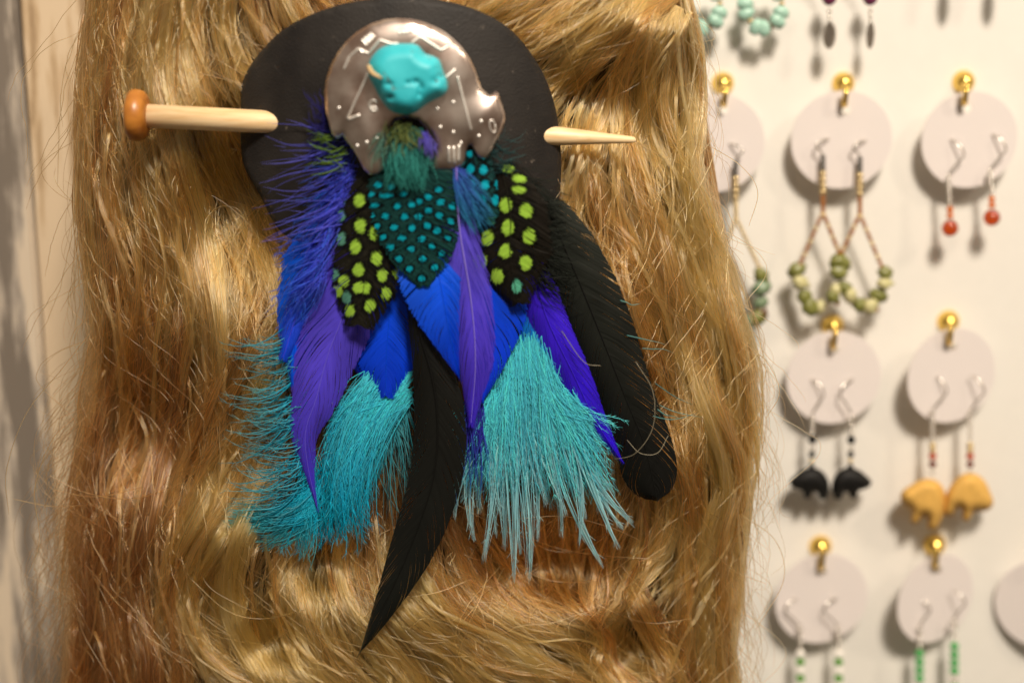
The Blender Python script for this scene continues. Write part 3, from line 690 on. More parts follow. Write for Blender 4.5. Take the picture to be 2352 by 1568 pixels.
def dots(groundc, ringc, dotl, dotc, edgec=None):
    d = np.asarray([(p[0], p[1], p[2], p[3]) for p in dotl], float)
    cols = np.asarray([p[4] if len(p) > 4 else dotc for p in dotl], float)
    def f(t, u, x, y):
        sh = x.shape; jr = np.random.default_rng(3).normal(0, 1.3, (2, sh[0], 1)); xx = (x + jr[0]).ravel(); yy = (y + jr[1]).ravel()
        q_ = np.sqrt(((xx[:, None] - d[:, 0]) / d[:, 2]) ** 2 + ((yy[:, None] - d[:, 1]) / d[:, 3]) ** 2)
        k = q_.argmin(1); m_ = q_[np.arange(len(xx)), k]
        net = .5 + .5 * np.sin(xx * .55) * np.sin(yy * .5 + xx * .2)
        c = np.asarray(groundc)[None] * (0.4 + 1.2 * net[:, None])
        c = np.where((m_ < 1.75)[:, None], np.asarray(ringc)[None], c)
        c = np.where((m_ < 1)[:, None], cols[k], c)
        return c.reshape(*sh, 3)
    return f
COB, COB2 = lin(0, 84, 232), lin(0, 56, 220)
PUR, PUR2, VIO = lin(96, 82, 220), lin(76, 56, 206), lin(50, 14, 224)
TURQ, TEAL, LIME = lin(96, 236, 255), lin(14, 194, 226), lin(164, 208, 74)
BLK = lin(20, 20, 18)

# black-green rooster feather, right
_t = np.linspace(0, 1, 80); _tip = np.sqrt(np.clip(1 - (np.clip(_t - .88, 0, 1) / .12) ** 2, 0, 1))
feather(sc([(1255, 470), (1328, 640), (1393, 800), (1440, 920), (1482, 1025), (1510, 1148)], -.006, -.003), np.interp(_t, np.linspace(0, 1, 8), (50, 60, 64, 66, 66, 66, 68, 70)) * _tip, np.interp(_t, np.linspace(0, 1, 8), (40, 70, 80, 80, 70, 64, 62, 62)) * _tip, flat(lin(40, 44, 38), lin(15, 15, 13), .7, .05), 190, .14, .008, 12, .004, .00005, label='dark greenish black rooster feather with a rounded tip', quill=lin(24, 24, 21), qr=1.6)
feather(sc([(1190, 400), (1250, 520), (1320, 640), (1370, 720)], -.003), (20, 50, 50, 12), (20, 60, 60, 20), flat(lin(34, 38, 34), lin(28, 32, 30)), 110, .4, .22, 10, .004, label='ragged dark green black hackle', quill=lin(30, 30, 26))
# blue broad feathers
SAT = dict(ragged=.025, lift=.00003, curl=.0022, qr=1.0)
feather(sc([(760, 470), (702, 640), (680, 760), (672, 880)], -.004), (40, 60, 45, 6), (40, 74, 70, 10), flat(lin(0, 96, 226), COB, 1, .04), 110, .26, quill=lin(0, 70, 210), label='cobalt blue feather at the outer left', **{**SAT, 'ragged': .05})
feather(sc([(900, 560), (896, 700), (888, 810), (886, 908)], -.006), (24, 44, 62, 68, 62, 20), (40, 50, 62, 72, 66, 24), flat(COB, COB2, 1, .04), 120, .22, quill=lin(0, 76, 220), label='cobalt blue feather left of the long black one', **SAT)
feather([(1002, 590, -.0135), (1012, 650, -.0160), (1032, 760, -.0176), (1055, 868, -.0170)], (92, 91, 84, 66, 44, 22, 2), (52, 48, 40, 30, 20, 10, 2), flat(lin(0, 88, 228), COB2, 1, .04), 130, .22, quill=lin(0, 76, 220), label='cobalt blue feather overlapping the long black one', **{**SAT, 'curl': .0004})
feather(sc([(1120, 540), (1126, 690), (1120, 800), (1108, 918)], -.0105), (54, 64, 64, 50, 30, 4), (60, 84, 86, 82, 60, 34, 4), flat(lin(0, 84, 232), lin(10, 50, 226), 1, .04), 130, .2, quill=lin(0, 70, 216), label='cobalt blue feather right of the violet one', **SAT)
feather(sc([(1210, 600), (1235, 740), (1262, 850), (1290, 940)], -.006), (30, 46, 40, 8), (20, 30, 30, 8), flat(lin(20, 110, 230), lin(20, 150, 230), 1, .04), 90, .3, quill=lin(20, 110, 220), label='sky blue feather among the turquoise down', **{**SAT, 'ragged': .2})
feather(sc([(858, 560), (845, 700), (838, 800), (846, 880)], -.0035), (30, 50, 56, 10), (30, 50, 50, 10), flat(lin(20, 60, 220), COB2, 1, .04), 110, .26, quill=lin(0, 70, 210), label='cobalt blue feather behind the mauve one', **{**SAT, 'ragged': .05})
feather(sc([(1208, 772), (1205, 900), (1222, 1050)], -.0035), (26, 84, 128, 110), (26, 80, 128, 120), flat(TURQ, lin(60, 214, 236), 1, .1), 150, .5, .3, 14, .002, label='added turquoise backing under the right plume', quill=lin(60, 190, 210))  # backing vane added to brighten the dark gaps in the right plume
feather(sc([(895, 870), (850, 990), (800, 1130)], -.002), (40, 60, 60, 20), (40, 60, 50, 20), flat(TURQ, TEAL, 1, .1), 120, .5, .25, 14, .002, label='added turquoise backing under the left plume', quill=lin(60, 190, 210))  # likewise added, so gaps in the left plume look brighter
# purple
feather(sc([(815, 470), (801, 623), (788, 721), (752, 818), (726, 916), (702, 989), (706, 1063), (727, 1162)], -.0105, -.004), (30, 62, 68, 74, 78, 70, 54, 30, 16, 4), (30, 62, 66, 74, 72, 62, 46, 28, 16, 4), flat(PUR, PUR2, 1, .04), 190, .26, .03, 11, .003, .00004, label='long mauve purple feather', quill=lin(112, 98, 222), qr=1.3)
feather(sc([(815, 400), (752, 560), (690, 700), (650, 820)], -.006), (18, 40, 40, 10), (18, 44, 46, 14), flat(lin(80, 70, 224), lin(24, 80, 224), 1, .05), 110, .4, .16, 10, .003, .00005, label='fluffy blue violet feather', quill=lin(90, 80, 220), qr=1.0)
feather(sc([(1048, 385), (1055, 520), (1082, 690), (1092, 830), (1082, 970)], -.0192, -.012), (16, 44, 54, 42, 8), (14, 40, 48, 42, 8), flat(lin(110, 96, 226), lin(74, 46, 214), 1, .05), 150, .3, .05, 10, .003, .00005, label='violet feather', quill=lin(150, 134, 230), qr=2.0)
feather(sc([(1221, 590), (1253, 721), (1321, 867), (1368, 965), (1426, 1056)], -.009, -.006), (18, 44, 46, 42, 36, 22, 3), (18, 44, 44, 40, 34, 22, 3), flat(lin(66, 34, 214), VIO, 1, .05), 150, .24, .02, 10, .003, .00004, label='deep ultramarine feather', quill=lin(66, 40, 220), qr=1.3)
# guinea feathers
def e(p, rx=11, ry=8.5): return [(x, y, rx, ry) for x, y in Z2(p)]
TE = e([(1010, 140), (1090, 150), (1165, 195), (1125, 272), (1215, 262), (1260, 243), (1315, 213), (1390, 245), (1380, 170), (1460, 275), (965, 330), (1055, 333), (1172, 335), (1255, 333), (1318, 297), (1385, 328), (1000, 395), (1105, 400), (1218, 403), (1312, 388), (1372, 420), (1455, 365), (1040, 458), (1155, 463), (1278, 468), (1435, 465), (1085, 520), (1212, 530), (1338, 515), (1400, 560), (1135, 592), (1280, 592), (1200, 655), (1355, 645), (1278, 712)], 8, 6.6) + [(x, y, 16, 5) for x, y in Z2([(950, 195), (1060, 205), (975, 265)])]
TEC = lin(0, 172, 196)
feather(sc([(945, 390), (958, 480), (966, 560), (972, 655)], -.0195, -.017), (96, 106, 104, 92, 66, 16), (100, 106, 100, 88, 64, 16), dots(lin(22, 66, 64), lin(3, 12, 14), TE, TEC), 150, .14, .03, 40, .0010, .00007, label='teal spotted guinea feather over the middle', quill=lin(10, 40, 44))
GR = [(x, y, 13, 15) for x, y in Z2([(895, 235), (900, 390), (870, 520), (890, 660), (985, 435), (1000, 590)])] + [(x, y, 12, 13) for x, y in Z2([(1035, 695), (1130, 685), (800, 725), (885, 770), (930, 772), (1060, 805), (835, 910), (960, 880), (760, 790)])] + [(x, y, 10, 14, lin(90, 150, 130)) for x, y in Z2([(790, 215), (780, 335), (785, 470), (740, 690), (1105, 570), (815, 830)])]
feather(sc([(858, 395), (850, 520), (838, 640), (822, 745)], -.0165, -.014), (36, 68, 78, 72, 30), (38, 66, 74, 76, 38), dots(lin(30, 28, 20), lin(14, 13, 10), GR, LIME), 150, .16, .05, 36, .003, .00007, label='lime spotted black guinea feather, narrower one', quill=lin(30, 28, 20))
TR = [(x, y, 9, 11) for x, y in Z1([(1570, 1000), (1575, 1110), (1660, 1115), (1670, 1215), (1760, 1215), (1580, 1215), (1740, 1315), (1650, 1310), (1765, 1060), (1500, 1160)])]
feather(sc([(1085, 345), (1100, 420), (1118, 500)], -.0175), (34, 50, 30), (30, 48, 30), dots(lin(20, 66, 66), lin(3, 12, 14), TR, TEC), 90, .2, .06, 26, .003, .00007, label='teal spotted guinea feather below the bear head', quill=lin(10, 40, 44))
GL = [(x, y, 14, 17) for x, y in Z2([(1790, 265), (1915, 300), (1805, 400), (1680, 465), (1935, 455), (1790, 545), (1915, 615), (1740, 700)])] + [(x, y, 18, 17) for x, y in Z2([(1630, 610)])] + [(x, y, 16, 9) for x, y in Z2([(1800, 40), (1875, 100), (1870, 170)])] + [(x, y, 11, 16, lin(90, 180, 150)) for x, y in Z2([(1700, 340), (1600, 375), (1860, 760)])]
feather(sc([(1150, 375), (1172, 490), (1172, 590), (1190, 695)], -.016, -.014), (36, 84, 92, 22), (34, 82, 98, 30), dots(lin(26, 22, 16), lin(16, 14, 10), GL, LIME), 150, .16, .05, 36, .003, .00007, label='lime spotted black guinea feather, broader one', quill=lin(30, 28, 20))

# the long curved black feather: a stiff blade with a ridge
prof = [(660, 922, 930), (680, 928, 946), (720, 935, 975), (780, 941, 1002), (850, 947, 1040), (920, 951, 1063), (1000, 951, 1072), (1060, 946, 1068), (1120, 934, 1058), (1200, 910, 1030), (1280, 886, 990), (1350, 867, 944), (1420, 848, 892), (1465, 836, 856), (1493, 828, 830)]
_ys = np.array([p[0] for p in prof]); _mid = [(p[1] * .55 + p[2] * .45, p[0]) for p in prof]
_sp = [(x, y, -.0142 + .0030 * min(1, max(0, (y - 660) / 830)) ** 1.6) for x, y in _mid]
_c = smooth(_sp, 80); _a = np.interp(_c[:, 1], _ys, [p[1] for p in prof]); _b = np.interp(_c[:, 1], _ys, [p[2] for p in prof])
_g = np.gradient(_c[:, :2], axis=0); _k = _g[:, 1] / np.linalg.norm(_g, axis=1)
feather(_sp, (_c[:, 0] - _a) * _k + .5, (_b - _c[:, 0]) * _k + .5, flat(lin(17, 17, 15), lin(22, 24, 20), 1, .05), 210, .13, .004, 12, .0024, .00003, label='long stiff black feather curving to a sharp point', quill=lin(14, 14, 12), qr=3.0)

# ---- down and loose barbs
def strands(name, starts, ends, bend, y0, y1, colf, r=1.3, n=14, clump=None, label=None, wig=3.0, fuzz=0):
    s_ = np.asarray(starts, float); e_ = np.asarray(ends, float); m_ = len(s_)
    t = np.linspace(0, 1, n)[None]
    d = e_ - s_; nn = np.stack([-d[:, 1], d[:, 0]], 1)
    b_ = (np.asarray(bend) if hasattr(bend, '__len__') else np.full(m_, bend))[:, None]
    X = s_[:, :1] + d[:, :1] * t + nn[:, :1] * b_ * 4 * t * (1 - t) + wig * np.sin(rng.uniform(0, 6.28, (m_, 1)) + t * rng.uniform(3, 9, (m_, 1))) * t
    Y = s_[:, 1:] + d[:, 1:] * t + nn[:, 1:] * b_ * 4 * t * (1 - t) + wig * np.sin(rng.uniform(0, 6.28, (m_, 1)) + t * rng.uniform(3, 9, (m_, 1))) * t
    y0 = np.broadcast_to(y0, m_)[:, None]; y1 = np.broadcast_to(y1, m_)[:, None]
    D = y0 + (y1 - y0) * t - .0015 * np.sin(t * 3.14) * rng.uniform(0, 1, (m_, 1))
    rad = np.interp(t[0], [0, .3, .8, 1], [.8, 1, .6, .12])[None] * r * px_size(-.01) * rng.uniform(.6, 1.3, (m_, 1))
    v, f = tubes(P(X, Y, D), rad, 3)
    c = colf(t, rng.uniform(0, 1, (m_, 1)), X, Y)
    c = np.repeat(np.clip(c, 0, 1).reshape(m_ * n, 3), 3, 0)
    if fuzz:        # the barbules that make down soft
        q = m_ * fuzz; si = np.repeat(np.arange(m_), fuzz); ti = rng.integers(2, n - 1, q)
        bx, by, bd_ = X[si, ti], Y[si, ti], D[si, ti]; gx_, gy_ = X[si, ti] - X[si, ti - 1], Y[si, ti] - Y[si, ti - 1]
        a_ = np.arctan2(gy_, gx_) + rng.choice([-1, 1], q) * rng.uniform(.25, .8, q); ln_ = rng.uniform(8, 22, q)
        tt = np.array([0, .35, .7, 1.0])[None]
        bX = bx[:, None] + np.cos(a_)[:, None] * ln_[:, None] * tt; bY = by[:, None] + np.sin(a_)[:, None] * ln_[:, None] * tt + 2 * tt ** 2
        bD = bd_[:, None] + rng.normal(0, .0006, q)[:, None] * tt
        v2_, f2_ = tubes(P(bX, bY, bD), np.array([.5, .45, .35, .15])[None] * r * .75 * px_size(-.01) * np.ones((q, 1)), 3)
        f = f + (np.asarray(f2_) + len(v)).tolist(); v = np.vstack([v, v2_])
        c2_ = c.reshape(m_, n, 3, 3)[si, ti, 0] * rng.uniform(.85, 1.25, (q, 1)); c = np.vstack([c, np.repeat(np.clip(c2_, 0, 1), 12, 0)])
    o = mesh(name, v, f, M['down'], BAR, c)
    o['kind'] = 'stuff'
    if label: o['label'] = label
    return o
def two(c0, c1, var=.25, k=1.0):
    c0, c1 = np.asarray(c0), np.asarray(c1)
    def f(t, rnd, X, Y):
        m_ = np.clip(np.broadcast_to(t, X.shape) ** k + (rnd - .5) * .5, 0, 1)[..., None]
        return (c0 * (1 - m_) + c1 * m_) * (1 + var * (rnd[..., None] - .5) * 2)
    return f
U = lambda a, b, n: rng.uniform(a, b, n)
def clumped(root, tips, per, jr, jt):
    s_, e_ = [], []
    for (rx, ry), (tx, ty) in zip(root, tips):
        s_.append(np.stack([rx + rng.normal(0, jr, per), ry + rng.normal(0, jr, per)], 1)); e_.append(np.stack([tx + rng.normal(0, jt, per), ty + rng.normal(0, jt * 1.8, per)], 1))
    return np.vstack(s_), np.vstack(e_)
# blue violet spray, upper left of the feathers
n = 100; py = U(300, 520, n); s_ = np.stack([U(770, 830, n), py], 1)
e_ = np.stack([s_[:, 0] - U(60, 200, n), py + U(-30, 90, n) + (py - 330) * .25], 1)
strands('feather_down', s_, e_, U(-.12, .1, n), -.013, U(-.012, -.001, n), two(lin(100, 108, 244), lin(130, 130, 230)), 1.3, label='sparse blue violet barbs beside the bear hind leg')
n = 170; py = U(330, 640, n); s_ = np.stack([820 - (py - 330) * .28 + U(-20, 20, n), py], 1)
e_ = np.stack([s_[:, 0] - U(40, 130, n), py + U(30, 150, n)], 1)
strands('feather_down', s_, e_, U(-.15, .05, n), -.012, U(-.011, -.003, n), two(lin(96, 104, 246), lin(60, 130, 240)), 1.4, label='thick blue barbs down the left', fuzz=4)
n = 90; s_ = np.stack([U(730, 790, n), U(250, 330, n)], 1); e_ = s_ + np.stack([U(-60, -5, n), U(-70, 60, n)], 1)
strands('feather_down', s_, e_, U(-.2, .2, n), -.015, -.011, two(lin(40, 36, 120), lin(60, 56, 150)), 1.0, label='short violet barbs behind the bear rump')
n = 24; s_ = np.stack([U(760, 800, n), U(300, 400, n)], 1); e_ = s_ + np.stack([U(-70, -20, n), U(-30, 25, n)], 1)
strands('feather_down', s_, e_, U(-.1, .1, n), -.016, -.014, two(LIME * .5, LIME * .8), 1.4, label='lime barbs behind the bear hind leg')
# teal tuft between the bear's legs
n = 380; s_ = np.stack([rng.normal(935, 14, n), U(290, 332, n)], 1); e_ = np.stack([rng.normal(938, 22, n), U(370, 445, n)], 1); e_[:, 0] += (s_[:, 0] - 935) * .8
strands('feather_down', s_, e_, U(-.15, .15, n), -.021, U(-.0235, -.0205, n), two(lin(30, 104, 100), lin(70, 170, 160), .4), 1.3, label='soft teal tuft between the bear legs')
n = 46; s_ = np.stack([rng.normal(928, 18, n), U(275, 310, n)], 1); e_ = s_ + np.stack([rng.normal(0, 26, n), U(20, 70, n)], 1)
strands('feather_down', s_, e_, U(-.1, .1, n), -.0215, -.0235, two(lin(90, 110, 50), lin(130, 140, 80), .4), 1.4, label='olive barbs at the top of the teal tuft')
n = 46; s_ = np.stack([rng.normal(975, 5, n), U(300, 318, n)], 1); e_ = s_ + np.stack([rng.normal(14, 9, n), U(24, 56, n)], 1)
strands('feather_down', s_, e_, U(-.1, .1, n), -.0225, -.024, two(lin(90, 80, 200), lin(130, 120, 220)), 1.5, label='small violet tuft on the bear belly')
n = 26; s_ = np.stack([U(870, 905, n), U(300, 350, n)], 1); e_ = s_ + np.stack([U(-50, -5, n), U(10, 70, n)], 1)
strands('feather_down', s_, e_, U(-.1, .1, n), -.022, -.0235, two(lin(60, 130, 120), lin(120, 160, 140)), 1.1, label='thin pale teal barbs over the hind leg')
# sky blue barbs between the guinea feathers
n = 120; s_ = np.stack([U(1040, 1070, n), U(385, 430, n)], 1); e_ = s_ + np.stack([U(20, 80, n), U(60, 120, n)], 1)
strands('feather_down', s_, e_, U(-.05, .1, n), -.019, -.0185, two(lin(60, 90, 200), lin(60, 160, 200)), 1.4, label='sky blue barbs between the spotted feathers')
# dark barbs fraying on the right
n = 220; py = U(380, 640, n); s_ = np.stack([1190 + (py - 380) * .18 + U(-12, 12, n), py], 1); e_ = s_ + np.stack([U(30, 120, n), U(-10, 110, n)], 1)
strands('feather_down', s_, e_, U(-.05, .2, n), -.012, U(-.010, -.002, n), two(lin(26, 28, 24), lin(40, 46, 40)), 1.2, label='fraying dark barbs on the right')
n = 50; s_ = np.stack([U(1120, 1170, n), U(320, 400, n)], 1); e_ = s_ + np.stack([U(10, 60, n), U(-30, 40, n)], 1)
strands('feather_down', s_, e_, U(-.2, .2, n), -.017, -.014, two(lin(16, 60, 64), lin(60, 90, 90)), 1.1, label='short dark teal barbs under the bear nose')
# turquoise plume, lower left
n = 760; s_ = np.stack([U(835, 950, n), U(850, 935, n)], 1)
e_ = np.stack([782 + (s_[:, 0] - 835) * .42 + rng.normal(0, 24, n), U(960, 1240, n)], 1); e_[:, 0] -= (e_[:, 1] - 960) * .05
strands('feather_down', s_, e_, U(.02, .16, n), -.0045, U(-.004, .002, n), two(TURQ, TEAL, .35, 1.3), 1.25, 16, label='turquoise plume left of the black feather', wig=2.5, fuzz=9)
n = 70; s_ = np.stack([U(850, 940, n), U(880, 960, n)], 1); e_ = s_ + np.stack([U(0, 90, n), U(90, 330, n)], 1)
strands('feather_down', s_, e_, U(-.1, .1, n), -.003, U(-.002, .006, n), two(TURQ * .7, lin(90, 130, 130)), 1.2, label='wispy turquoise barbs beside the black feather', wig=6)
n = 200; s_ = np.stack([U(680, 830, n), U(1040, 1180, n)], 1); e_ = s_ + np.stack([U(-50, 40, n), U(40, 110, n)], 1)
strands('feather_down', s_, e_, U(-.1, .1, n), -.003, .001, two(TEAL * .7, TEAL), 1.6, label='dark teal down below the mauve feather', fuzz=6)
# fringe curving out to the left
n = 200; py = U(740, 1180, n); s_ = np.stack([U(650, 720, n), py], 1)
e_ = np.stack([s_[:, 0] - U(50, 160, n), py + U(-10, 70, n)], 1)
strands('feather_down', s_, e_, U(-.22, -.05, n), -.003, U(-.006, .004, n), two(TEAL, lin(120, 186, 190), .3), 1.35, 16, label='turquoise fringe curving out to the left', wig=4, fuzz=5)
root = np.stack([U(690, 740, 8), U(1120, 1180, 8)], 1); tips = [(520, 1190), (545, 1200), (560, 1182), (590, 1228), (610, 1245), (530, 1192), (640, 1250), (690, 1270)]
s_, e_ = clumped(root, tips, 26, 16, 9)
strands('feather_down', s_, e_, rng.normal(-.12, .03, len(s_)), -.003, .001, two(TEAL, lin(90, 190, 196), .3), 1.4, 16, label='turquoise barbs joined into points at lower left', fuzz=4)
# turquoise plume, lower right
n = 1150; k = U(0, 1, n); s_ = np.stack([1120 + k * 190 + rng.normal(0, 14, n), 930 - 150 * np.exp(-((k - .5) / .28) ** 2) + U(-20, 50, n)], 1)
e_ = np.stack([1070 + k * 330 + rng.normal(0, 22, n), 970 + 190 * U(0, 1, n) ** 2], 1)
strands('feather_down', s_, e_, U(-.06, .06, n), -.007, U(-.006, 0, n), two(TURQ, lin(116, 232, 250), .3), 1.2, 14, label='bright turquoise plume right of the black feather', wig=2.5, fuzz=9)
tips = [(1075, 1080), (1090, 1240), (1110, 1290), (1150, 1180), (1180, 1330), (1160, 1260), (1215, 1330), (1235, 1240), (1205, 1200), (1270, 1170), (1300, 1180), (1330, 1250), (1385, 1300), (1420, 1260), (1455, 1200), (1130, 1150), (1250, 1120), (1180, 1150), (1400, 1180), (1060, 1150), (1045, 1190), (1100, 1180), (1140, 1230), (1290, 1230), (1345, 1190), (1360, 1130), (1410, 1130), (1195, 1270), (1255, 1160), (1430, 1215), (1320, 1140)]
root = np.array([(1110 + (tx - 1060) * .52 + rng.normal(0, 8), 960 + rng.uniform(-30, 40)) for tx, ty in tips])
s_, e_ = clumped(root, tips, 13, 12, 2.2)
strands('feather_down', s_, e_, np.repeat(rng.normal(0, .05, len(tips)), 13) + rng.normal(0, .012, len(s_)), -.006, np.repeat(U(-.003, .005, len(tips)), 13), two(lin(160, 240, 252), lin(190, 230, 236), .25), 1.5, 16, label='wet looking turquoise barbs hanging at lower right', wig=1.5, fuzz=2)
n = 90; s_ = np.stack([U(1070, 1110, n), U(900, 1000, n)], 1); e_ = s_ + np.stack([U(-30, 20, n), U(80, 180, n)], 1)
strands('feather_down', s_, e_, U(-.08, .08, n), -.008, -.004, two(lin(60, 40, 190), lin(60, 130, 200)), 1.5, label='violet barbs fading to turquoise')
# a few stray pale barbs at the right edge of the rooster feather
s_ = np.array([(1440, 770), (1475, 800), (1505, 880), (1515, 930), (1510, 940), (1500, 955), (1425, 690)]); e_ = np.array([(1530, 795), (1550, 808), (1590, 930), (1610, 960), (1560, 958), (1600, 950), (1470, 700)])
strands('feather_down', s_, e_, U(-.15, .15, 7), -.004, .004, two(lin(90, 150, 150), lin(120, 150, 140)), 1.8, 16, label='stray pale barbs beside the rooster feather')
for pts in ([(1290, 760, -.009), (1340, 830, -.011), (1380, 840, -.011)], [(1460, 830, -.008), (1500, 900, -.010), (1500, 980, -.012), (1460, 1040, -.012), (1410, 1055, -.008)], [(1440, 1010, -.008), (1470, 1040, -.011), (1510, 1040, -.011), (1535, 1000, -.006)]):
    p_ = np.array(pts); tube('stray_barb', P(p_[:, 0], p_[:, 1], p_[:, 2]), 0.8 * px_size(0), simple('pale_barb', lin(120, 112, 92), .4), BAR, 24, 5)

# ------------------------------------------------------------------ hair stick
STICK = thing('hair_stick', 'pale wooden hair stick with a round honey coloured knob, pushed through the barrette', 'hair stick', tuple(P(340, 266, -.003)))
def ax(px): return P(px, 266 + (px - 330) * .0492, -.0017 + .0066 * (px - 330) / 1000.)
xs = np.array([330, 640, 920, 1180, 1250, 1285, 1330, 1390, 1435, 1452, 1459, 1461]); hw = np.array([26.5, 25, 24.5, 24, 22.5, 21, 17.5, 12.5, 9, 7.5, 5, 1])
v, f = tubes(np.array([ax(x) for x in xs])[None], (hw * px_size(-.003))[None], 24, True)
mesh('shaft', v, f, M['stick'], STICK)
xs = np.array([289, 289.5, 291, 295, 302, 312, 322, 331, 337, 340, 341]); hw = np.array([2, 22, 38, 50, 56, 58, 57, 53, 46, 36, 10])
v, f = tubes(np.array([ax(x) for x in xs])[None], (hw * px_size(-.004))[None], 32, True)
mesh('knob', v, f, M['knob'], STICK)

# ------------------------------------------------------------------ hooks, cards, earrings
YC = YB - .0108
def hook(px, py, label):
    c = P(px, py, YB); k = px_size(YB, py)
    o = thing('cup_hook', label, 'hook', tuple(c), 'brass cup hooks on the white board')
    bm = bmesh.new(); pr = [(0, .0042), (.2, .0041), (.42, .0037), (.62, .0030), (.8, .0020), (.93, .0009), (1, -.0002)]; R = 27 * k
    v = []; n_ = 28
    for r_, h_ in pr:
        for j in range(n_):
            a_ = j * 2 * math.pi / n_; v.append((c[0] + R * r_ * math.cos(a_), c[1] - h_ * 1.25, c[2] + R * r_ * math.sin(a_)))
    f = [[i * n_ + j, i * n_ + (j + 1) % n_, (i + 1) * n_ + (j + 1) % n_, (i + 1) * n_ + j] for i in range(len(pr) - 1) for j in range(n_)]
    mesh('hook_plate', v, f, M['brass'], o); bm.free()
    r_ = 7.5 * k
    arc = [P(px, py + 4, YB - .0015), P(px + 1, py + 6, YB - .006), P(px + 2, py + 20, YB - .0085), P(px + 2, py + 40, YB - .0105), P(px + 3, py + 50, YB - .0135), P(px + 4, py + 40, YB - .0160), P(px + 6, py + 22, YB - .0168), P(px + 7, py + 12, YB - .0166)]
    tube('hook_bend', np.array(arc), r_ * .85, M['brass'], o, 40, 10)
    ball('hook_tip', tuple(P(px + 7, py + 12, YB - .0166)), r_ * 1.1, M['brass'], o, seg=12)
    return o
def card(px, py, rx, ry, hx, hy, label, yaw=None, tilt=0.0):
    y = YC; c = P(px, py, y); k = px_size(y, py)
    o = thing('earring_card', label, 'earring card', tuple(c), 'round white earring cards on brass hooks')
    R = ry * k; th = math.acos(min(1, rx / ry)) if rx < ry else 0.0
    kx = (px - 1176) / FPX
    if rx < ry: th = min(np.linspace(0, .9, 200), key=lambda q_: abs(math.cos(q_) - kx * math.sin(q_) * 1.0 - rx / ry))
    if yaw: th *= yaw
    n_ = 72; hn = 20
    hc = ((hx - px) * k, (py - hy) * k); hr = 11 * k
    pts = [(R * math.cos(a_) * (max(1, rx / ry)), R * math.sin(a_)) for a_ in np.linspace(0, 2 * math.pi, n_, endpoint=False)] + [(hc[0] + hr * math.cos(a_), hc[1] + hr * math.sin(a_)) for a_ in np.linspace(0, 2 * math.pi, hn, endpoint=False)]
    ed = [(i, (i + 1) % n_) for i in range(n_)] + [(n_ + i, n_ + (i + 1) % hn) for i in range(hn)]
    vv, ee, ff, *_ = delaunay_2d_cdt([Vector(p) for p in pts], ed, [], 1, 1e-9)
    v2 = np.array([[p.x, p.y] for p in vv]); tri = np.array([list(t_) for t_ in ff])
    cc = v2[tri].mean(1); tri = tri[np.hypot(cc[:, 0] - hc[0], cc[:, 1] - hc[1]) > hr * .98]
    a_ = np.sort(np.concatenate([tri[:, [0, 1]], tri[:, [1, 2]], tri[:, [2, 0]]]), 1); u_, cn = np.unique(a_, axis=0, return_counts=True); rim = u_[cn == 1]
    kk = len(v2); lean = .10
    def place(off):
        x = v2[:, 0]; z = v2[:, 1]
        return np.stack([c[0] + x * math.cos(th), y + off + x * math.sin(th) + (z - R) * -.0 + (R - z) * lean * .35 - .0 , c[2] + z], 1)
    V = np.vstack([place(0), place(.0006)])
    ob = mesh('card', V, tri.tolist() + (tri[:, ::-1] + kk).tolist() + [[i, j, j + kk, i + kk] for i, j in rim.tolist()], M['card'], o, smooth_shade=False)
    bm = bmesh.new(); bm.from_mesh(ob.data); bmesh.ops.recalc_face_normals(bm, faces=bm.faces); bm.to_mesh(ob.data); bm.free()
    return o
def ear_wire(o, top, bottom, sgn, mat='wire', r=2.3, y=None):
    """fish hook wire from the card down to the first bead"""
    y = YC - .0012 if y is None else y
    (x0, y0), (x1, y1) = top, bottom; h = y1 - y0
    pts = [(x0, y0, y + .0016), (x0 + sgn * 14, y0 + h * .10, y - .0010), (x0 + sgn * 28, y0 + h * .30, y - .0022), (x0 + sgn * 30, y0 + h * .48, y - .0022), (x0 + sgn * 14 + (x1 - x0) * .35, y0 + h * .72, y - .0020), (x1, y1, y - .0018)]
    p_ = np.array(pts); tube('ear_wire', P(p_[:, 0], p_[:, 1], p_[:, 2]), r * px_size(y), M[mat], o, 26, 6)
YE = YC - .0030
def earring(top, label, cat='earring', group='earrings hanging from the round cards'):
    return thing('earring', label, cat, tuple(P(top[0], top[1], YE)), group)
def bd(o, px, py, r, mat, sq=(1, 1, 1), rot=0.0, lump=0.0, seed=0, dy=0.0, name='bead'):
    return bead(name, P(px, py, YE + dy), r * px_size(YE, py), M[mat], o, sq, rot, lump, seed)
def chain(o, a, b, n, r, mat, name='bead'):
    for i in range(n):
        t = (i + .5) / n; bd(o, a[0] + (b[0] - a[0]) * t, a[1] + (b[1] - a[1]) * t, r, mat, name=name)

H = [((1660, 192), 'brass cup hook nearest the hair, with its card half hidden by hair'), ((1937, 192), 'brass cup hook above the card with the amber beaded loops'), ((2213, 188), 'brass cup hook above the card with the round carnelian drops'), ((1912, 748), 'brass cup hook below the green chip loops, holding the black bear card'), ((2178, 738), 'brass cup hook holding the card with the yellow bears'), ((1884, 1254), 'brass cup hook below the black bears, holding the white and green bead card'), ((2146, 1250), 'brass cup hook touching the yellow bears, holding the green bead card'), ((2404, 1254), 'brass cup hook just outside the edge, holding the cut off card')]
for (x, y), l in H: hook(x, y, l)
card(1645, 330, 112, 112, 1661, 252, 'round white earring card partly covered by the hair')
card(1934, 322, 116, 112, 1942, 256, 'round white card carrying amber beaded triangle loops')
card(2228, 322, 110, 110, 2218, 250, 'round white card carrying round carnelian drop earrings')
card(1916, 868, 108, 110, 1915, 800, 'round white card carrying black bear earrings')
